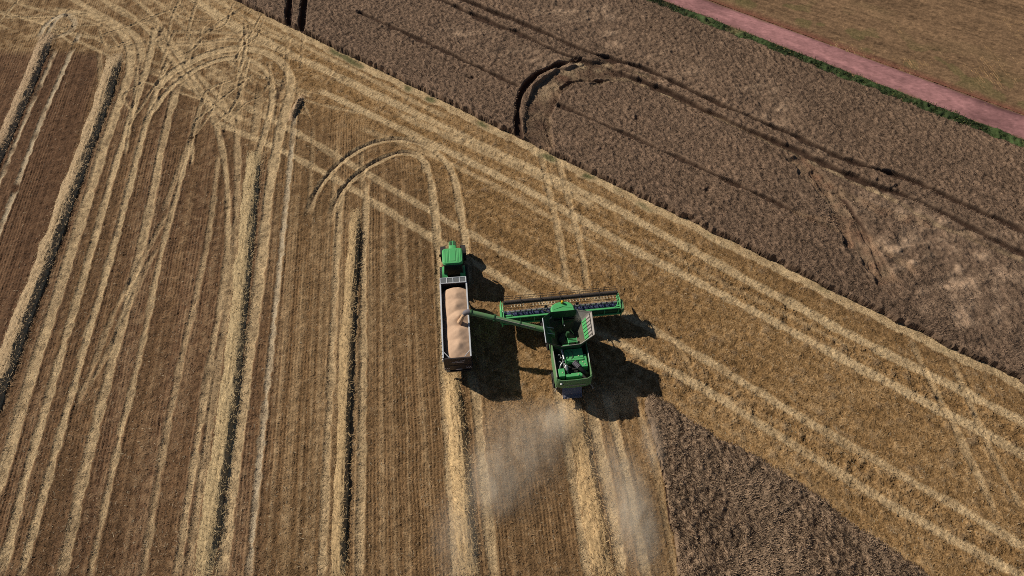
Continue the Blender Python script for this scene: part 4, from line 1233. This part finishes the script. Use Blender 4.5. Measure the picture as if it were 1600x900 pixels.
# rim edges: pale strips on the left and rear lips
def lip(i, j, r, mat_): MB().tube([(rimhi[i][0], rimhi[i][1], zhi[i] + .01), (rimhi[j][0], rimhi[j][1], zhi[j] + .01)], r, 6).build("rim_edge", mat_, tk)
lip(1, 2, .04, M['alu']); lip(2, 3, .035, M['black']); lip(3, 4, .035, M['panel']); lip(4, 5, .04, M['panel']); lip(5, 6, .045, M['panel'])
b = MB()
for y in (.35, .95): b.tube([(-1.80, y + .02, 3.98), (-1.12, y + .12, 3.46)], .03, 6).cut()
b.build_each("stay_rod", M['alu'], tk)
b = MB().tube([(0.0, .25, 2.2), (.05, .55, 3.15), (.08, .62, 3.35)], [.17, .17, .13], 14)
b.build("filling_auger", M['green_dark'], tk)
b = MB().box((-.25, 1.62, 3.3), (.05, .5, .9)).cut(); b.tube([(-.6, 1.75, 3.2), (.7, 1.75, 3.2)], .04, 6).cut(); b.tube([(.35, .9, 3.2), (.62, .55, 3.0)], .03, 6)
b.build_each("bin_brace", M['green_dark'], tk)
MB().box((-.18, 1.35, 3.45), (.035, .34, .08), Matrix.Rotation(.15, 3, 'Z')).build("sight_plate", M['alu'], tk)
b = MB()
for x in (-.12, .62): b.tube([(x, -.78, 3.2), (x, -.74, 3.95), (x, -.30, 3.95), (x, -.30, 3.1)], .035, 6)
for z in (3.3, 3.55, 3.78): b.tube([(-.12, -.32, z), (.62, -.32, z)], .035, 6)
for y in (-.72, -.55): b.tube([(-.12, y, 3.95), (.62, y, 3.95)], .035, 6)
b.span(-.62, .05, -.90, -.80, 3.35, 3.75)
b.build("ladder", M['green'], tk)
MB().box((-1.30, 2.0, 3.66), (.34, .10, .22), Matrix.Rotation(.5, 3, 'Z')).build("work_lamp", M['panel'], tk, .02)
# a low cone of grain left in the bin
nn_ = 28
cv = [(.1, .45, 2.78)] + [(.1 + (.75 * math.cos(2 * math.pi * k / nn_)) * (1 + .06 * math.sin(5 * k)), .45 + .72 * math.sin(2 * math.pi * k / nn_), 2.32) for k in range(nn_)]
cone_b = MB().add(cv, [(0, 1 + k, 1 + (k + 1) % nn_) for k in range(nn_)] + [tuple(range(nn_, 0, -1))])
go = cone_b.build("grain_remnant", M['stain'], None)
go.location = CB_LOC; go.rotation_euler = (0, 0, CB_ANG); tag(go, 'dusty remnant of grain at the bottom of the open combine tank', 'grain')
# cab
b = MB().loft([[(-.92, 1.95, 2.02), (.92, 1.95, 2.02), (.92, 2.92, 2.02), (-.92, 2.92, 2.02)], [(-.98, 1.95, 2.7), (.98, 1.95, 2.7), (.92, 3.06, 2.7), (-.92, 3.06, 2.7)], [(-.95, 1.98, 3.42), (.95, 1.98, 3.42), (.82, 3.12, 3.42), (-.82, 3.12, 3.42)]])
cbc = b.build("cab", M['glass'], cb, .04)
ro = [(-1.16, 2.24), (-1.14, 2.95), (-.98, 3.25), (-.62, 3.46), (-.12, 3.54), (.40, 3.50), (.76, 3.32), (.94, 3.0), (1.0, 2.36), (.9, 2.34), (-1.02, 2.36)]
rb = MB().prism(ro, 3.42, 3.62).prism(ro, 3.62, 3.76, .90)
cro = rb.build("roof", M['green'], cbc, .035)
b = MB().tube([(-.92, 2.75, 3.755), (-.1, 2.98, 3.79), (.72, 2.80, 3.755)], .02, 6)
b.build("roof_seam", M['green'], cro)
bc_ = MB().cyl((-.06, 3.36, 3.72), (-.06, 3.36, 3.82), .13)
bc_.build("beacon_base", M['black'], cro)
MB().tube([(-.06, 3.36, 3.82), (-.06, 3.36, 3.98), (-.06, 3.36, 4.06)], [.12, .115, .06], 16).build("beacon", M['amber'], cro)
for sx in (-1, 1):
    b = MB().tube([(sx * .9, 3.2, 3.3), (sx * 1.35, 3.6, 3.25), (sx * 1.4, 3.65, 2.8)], .025, 6); b.box((sx * 1.42, 3.66, 2.9), (.26, .06, .42))
    b.build("mirror", M['black'], cbc, .01)
b = MB().span(-2.0, -1.0, 1.9, 2.9, 1.7, 1.76)
b.build("platform", M['black'], cb)
b = MB()
for k in range(5): b.span(-1.95, -1.55, 2.9 + k * .1, 3.0 + k * .1, 1.55 - k * .28, 1.60 - k * .28).cut()
b.build_each("step", M['black'], cb)
MB().loft([[(-.75, 1.9, 1.0), (.75, 1.9, 1.0), (.75, 1.9, 1.7), (-.75, 1.9, 1.7)], [(-.8, 3.22, 1.25), (.8, 3.22, 1.25), (.8, 3.14, 1.95), (-.8, 3.14, 1.95)]]).build("feeder_house", M['green_dark'], cb, .02)

# unloading auger swung out over the trailer
tip = Vector(inv_world(to_world(TR_LOC, TR_ANG, (1.36, -.20, 4.55))))
base = Vector((-1.45, .75, 3.55))
ua = MB().tube([(-1.2, .6, 2.2), (-1.3, .65, 3.2), base + Vector((-.15, .03, .02)), base.lerp(tip, .1)], [.24, .24, .24, .21], 16)
ua.tube([base.lerp(tip, .08), tip], [.25, .225], 18)
uao = ua.build("unloading_auger", M['green_dusty'], cb)
b = MB()
for t in (.38, .70, .985):
    d_ = (tip - base).normalized()
    p = base.lerp(tip, t); b.cyl(p - d_ * .06, p + d_ * .06, .28, n=18)
    if t == .70: b.box(p + Vector((0, -.25, -.05)), (.25, .14, .22)); b.box(p + Vector((.1, .23, .06)), (.22, .1, .16))
    b.cut()
b.build_each("collar", M['green_dark'], uao, .01)
dirn = (tip - base).normalized()
b = MB().tube([base.lerp(tip, .2) + Vector((0, -.14, .22)), base.lerp(tip, .68) + Vector((0, -.1, .22))], .03, 6)
b.build("hydraulic_line", M['panel'], uao)
s0 = tip; s1 = tip + dirn * .24 + Vector((0, -.01, -.03)); s2 = tip + dirn * .44 + Vector((0, -.08, -.18)); s3 = tip + dirn * .54 + Vector((0, -.16, -.32))
spo = MB().tube([s0, s0.lerp(s1, .5), s1, s2, s3], [.235, .25, .25, .23, .20], 16).build("spout", M['boot'], uao)
mouth = Vector(to_world(CB_LOC, CB_ANG, s3)); md = (Vector(to_world(CB_LOC, CB_ANG, s3)) - Vector(to_world(CB_LOC, CB_ANG, s2))).normalized()
land = Vector(to_world(TR_LOC, TR_ANG, (.38, -.42, ZT + .05)))
pts = []
for k in range(9):
    t = k / 8
    mid = mouth + md * .30
    p = mouth.lerp(mid, t).lerp(mid.lerp(land, t), t)
    pts.append(p)
rr = [.16, .165, .165, .165, .17, .175, .18, .195, .23]
b = MB().tube(pts, rr, 18)
b.v = [(x + random.gauss(0, .012), y + random.gauss(0, .012), z + random.gauss(0, .012)) for x, y, z in b.v]
M['stream'] = paint("falling_grain", (0.60, 0.38, 0.22), 0.8, 0.5, (0.66, 0.46, 0.30), scale=14)
st = b.build("grain_stream", M['stream'])
tag(st, 'stream of wheat grain pouring from the auger spout onto the heap', 'grain stream')

# header
hd = empty("header", (.05, -.62, .95)); hd.parent = cb      # lifted clear of the ground while it turns
HX = 5.42
b = MB().slab([(-HX, 3.86, .22), (HX, 3.86, .22), (HX, 3.74, 1.20), (-HX, 3.74, 1.20)], .05)
b.slab([(-HX, 3.86, .16), (HX, 3.86, .16), (HX, 5.12, .10), (-HX, 5.12, .10)], .04)
b.build("trough", M['green_dark'], hd)
b = MB().box((0, 3.84, 1.27), (2 * HX, .16, .16)); b.box((0, 3.66, .55), (2 * HX, .14, .16))
for k in range(9): b.box((-HX + .3 + k * (2 * HX - .6) / 8, 3.70, .85), (.10, .10, .75))
b.build("back_beam", M['green'], hd, .02)
b = MB().span(-HX, HX, 5.10, 5.22, .08, .14)
for k in range(int(2 * HX / .1524)): b.box((-HX + .08 + k * .1524, 5.28, .11), (.03, .16, .03), None, (.5, .5))
b.build("cutter_bar", M['steel'], hd)
b = MB().cyl((-HX + .15, 4.42, .62), (HX - .15, 4.42, .62), .30, n=20)
hub = b.build("cross_auger", M['blue'], hd)
# flighting: opposite hands meeting in the middle
vs, fs = [], []
for sx in (-1, 1):
    turns = 9.0; n2 = int(turns * 16); off = len(vs)
    for k in range(n2 + 1):
        t = k / n2; a = 2 * math.pi * turns * t * sx
        x = sx * (.75 + t * (HX - .95))
        for r in (.29, .46):
            for dx in (-.012, .012): vs.append((x + dx, 4.42 + r * math.cos(a), .62 + r * math.sin(a)))
    for k in range(n2):
        i = off + k * 4; j = i + 4
        fs += [(i, j, j + 2, i + 2), (i + 1, i + 3, j + 3, j + 1), (i + 2, j + 2, j + 3, i + 3)]
MB().add(vs, fs).build("flighting", M['blue'], hub, 0, 60)
# retractable fingers over the middle
b = MB()
for k in range(24):
    a = k * 2.4; x = -HX + .5 + k * (2 * HX - 1) / 23
    b.cyl((x, 4.42 + .28 * math.cos(a), .62 + .28 * math.sin(a)), (x, 4.42 + .5 * math.cos(a), .62 + .5 * math.sin(a)), .014, n=6).cut()
b.build_each("finger", M['steel'], hub)
# reel
RY, RZ = 5.36, 1.42
b = MB().cyl((-HX + .2, RY, RZ), (HX - .12, RY, RZ), .19, n=18)
ro_ = b.build("reel", M['rust'], hd)
b = MB()
spx = [-HX + .25, -3.6, -1.8, 0, 1.8, 3.6, HX - .2]
for x in spx:
    for k in range(6):
        a = 2 * math.pi * k / 6 + .35
        b.tube([(x, RY, RZ), (x, RY + .56 * math.cos(a), RZ + .56 * math.sin(a))], .022, 5)
    b.cut()
b.build_each("reel_spider", M['black'], ro_)
bat_b, tine_b = MB(), MB()
for k in range(6):
    a = 2 * math.pi * k / 6 + .35
    y, z = RY + .56 * math.cos(a), RZ + .56 * math.sin(a)
    bat_b.cyl((-HX + .22, y, z), (HX - .18, y, z), .022, n=6).cut()
    nt = 70
    for i in range(nt):
        x = -HX + .35 + i * (2 * HX - .65) / (nt - 1)
        tine_b.tube([(x, y, z), (x, y + .03, z - .12), (x, y + .00, z - .30)], [.012, .011, .007], 4)
bat_b.build_each("reel_bat", M['black'], ro_)
to_ = tine_b.build("tine", M['rust'], ro_); to_['kind'] = 'stuff'
# a row of pale tine holders on the rear bat
b = MB()
for i in range(34):
    if i in (5, 6, 15, 16, 17, 25, 26): continue
    x = -HX + .9 + i * (2 * HX - 1.5) / 33
    b.box((x, RY - .42, RZ + .02), (.07, .28 + .08 * math.sin(i * 2.1), .03), Matrix.Rotation(-.2, 3, 'X')).cut()
b.build_each("tine_holder", M['cream'], ro_)
for sx in (-1, 1):
    x = sx * (HX + .02)
    b = MB().side([(3.62, .12), (3.62, 1.32), (3.78, 1.42), (4.65, 1.38), (4.85, .95), (5.25, .50), (5.25, .10)], x - .06, x + .06)
    b.side([(3.60, .7), (3.60, 1.46), (4.60, 1.44), (4.60, .7)], x - sx * .0, x + sx * .17)
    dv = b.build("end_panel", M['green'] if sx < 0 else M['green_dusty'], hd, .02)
    MB().tube([(x, 5.1, .45), (x, 5.7, .42), (x - sx * .04, 6.3, .28)], [.13, .09, .02], 8).build("crop_divider", M['green'], dv)
    b = MB().tube([(sx * (HX - .12), 3.8, 1.42), (sx * (HX - .10), 4.6, 1.62), (sx * (HX - .10), RY, RZ + .06)], .05, 8)
    b.tube([(sx * (HX - .12), 3.9, 1.2), (sx * (HX - .10), 4.5, 1.55)], .035, 8)
    b.build("reel_arm", M['green'], hd)
b = MB().tube([(HX - .5, 3.9, 1.36), (HX - .15, 4.5, 1.30)], .04, 8); b.tube([(HX - .65, 3.9, 1.36), (HX - .3, 3.95, 1.38)], .04, 8); b.box((HX - .25, 4.0, 1.36), (.5, .12, .1)); b.box((HX - .2, 4.35, 1.2), (.14, .5, .12))
b.cut(); b.tube([(-HX + .3, 3.95, 1.36), (-HX + .75, 3.95, 1.36), (-HX + .95, 4.05, 1.34)], .04, 8); b.box((-HX + .55, 4.02, 1.38), (.5, .10, .1))
b.build_each("reel_drive", M['green'], hd, .01)
b = MB().tube([(-1.75, 4.5, 1.1), (-1.65, 4.25, 1.36), (-1.35, 4.0, 1.5), (-1.05, 3.5, 1.9)], .05, 8).cut()
b.tube([(1.15, 3.5, 1.9), (1.40, 3.85, 1.5), (1.45, 4.2, 1.1)], .05, 8)
b.build_each("hose", M['black'], hd)

# ------------------------------------------------------------------ dust hanging behind the combine: one cloud, and a puff over the grain tank
def dust(name, blobs, foot, z0, z1, noise_scale):
    """a closed body whose volume is a sum of soft puffs (x, y, z, radii, density, turn) broken up by noise; density dies out before the faces"""
    o = MB().prism(foot, z0, z1)
    m = bpy.data.materials.new("hanging_dust"); m.use_nodes = True; t = m.node_tree
    t.nodes.clear(); L = t.links.new
    out = t.nodes.new("ShaderNodeOutputMaterial")
    pv = t.nodes.new("ShaderNodeVolumePrincipled")
    pv.inputs["Color"].default_value = (0.98, 0.90, 0.74, 1); pv.inputs["Anisotropy"].default_value = -0.2
    L(pv.outputs[0], out.inputs["Volume"])
    geo = t.nodes.new("ShaderNodeNewGeometry")
    total = None
    for (x, y, z, r, dens, rz) in blobs:
        mp = t.nodes.new("ShaderNodeMapping"); mp.vector_type = 'TEXTURE'
        mp.inputs["Location"].default_value = (x, y, z); mp.inputs["Rotation"].default_value = (0, 0, rz); mp.inputs["Scale"].default_value = r
        L(geo.outputs["Position"], mp.inputs["Vector"])
        ln = t.nodes.new("ShaderNodeVectorMath"); ln.operation = 'LENGTH'; L(mp.outputs[0], ln.inputs[0])
        fall = t.nodes.new("ShaderNodeMapRange"); fall.interpolation_type = 'SMOOTHSTEP'
        fall.inputs["From Min"].default_value = 1.0; fall.inputs["From Max"].default_value = -0.15
        fall.inputs["To Min"].default_value = 0.0; fall.inputs["To Max"].default_value = dens * 1.2
        L(ln.outputs["Value"], fall.inputs["Value"])
        if total is None: total = fall.outputs[0]
        else:
            a = t.nodes.new("ShaderNodeMath"); a.operation = 'ADD'; L(total, a.inputs[0]); L(fall.outputs[0], a.inputs[1]); total = a.outputs[0]
    mp = t.nodes.new("ShaderNodeMapping"); mp.inputs["Scale"].default_value = (1.0, 0.55, 0.8); mp.inputs["Rotation"].default_value = (0, 0, -0.25); mp.inputs["Location"].default_value = (3.1, 7.7, 0)
    L(geo.outputs["Position"], mp.inputs["Vector"])
    nz = t.nodes.new("ShaderNodeTexNoise"); nz.inputs["Scale"].default_value = noise_scale; nz.inputs["Detail"].default_value = 4.0
    nz.inputs["Roughness"].default_value = 0.62; nz.inputs["Distortion"].default_value = 0.8
    L(mp.outputs[0], nz.inputs["Vector"])
    nr = t.nodes.new("ShaderNodeMapRange"); nr.inputs["From Min"].default_value = 0.22; nr.inputs["From Max"].default_value = 0.78
    L(nz.outputs["Fac"], nr.inputs["Value"])
    mu = t.nodes.new("ShaderNodeMath"); mu.operation = 'MULTIPLY'; L(total, mu.inputs[0]); L(nr.outputs[0], mu.inputs[1])
    L(mu.outputs[0], pv.inputs["Density"])
    return tag(o.build(name, m), kind='stuff')

def puff(px, py, z, r, dens, rz=0.0):
    x, y = at(px, py, z)
    return (x, y, max(z, r[2] + .05), r, dens, rz)
puffs = [puff(800, 722, 1.0, (5.6, 6.0, 1.1), 0.34, -.3), puff(772, 748, 1.1, (2.8, 4.4, 1.1), 0.85), puff(830, 662, 1.0, (5.6, 3.2, 1.1), 0.40),
         puff(985, 798, 1.1, (2.8, 6.4, 1.1), 1.05, .15), puff(955, 722, 1.0, (3.0, 5.0, 1.1), 0.20, .15), puff(960, 625, 1.1, (3.0, 2.4, 1.1), 0.06),
         puff(872, 655, .9, (2.4, 2.4, 1.0), 0.8), puff(838, 695, .9, (3.4, 4.4, 1.1), 0.26, -.5), puff(1018, 695, 1.0, (1.4, 3.4, 1.0), 0.45), puff(712, 840, 1.0, (2.8, 5.4, 1.0), 0.42)]
foot = [tuple(at(*p, 1.4)) for p in ((645, 960), (655, 760), (682, 660), (735, 618), (868, 622), (905, 630), (945, 592), (1005, 605), (1052, 680), (1062, 960))]
dust("dust_cloud", puffs, foot, 0.004, 2.45, .62)
tp = at(905, 496, 4.7)
dust("dust_puff", [(tp[0], tp[1], 4.7, (.55, .6, .45), .6, 0)], [(tp[0] + .62 * math.cos(a * math.pi / 6), tp[1] + .66 * math.sin(a * math.pi / 6)) for a in range(12)], 4.3, 5.15, 1.5)
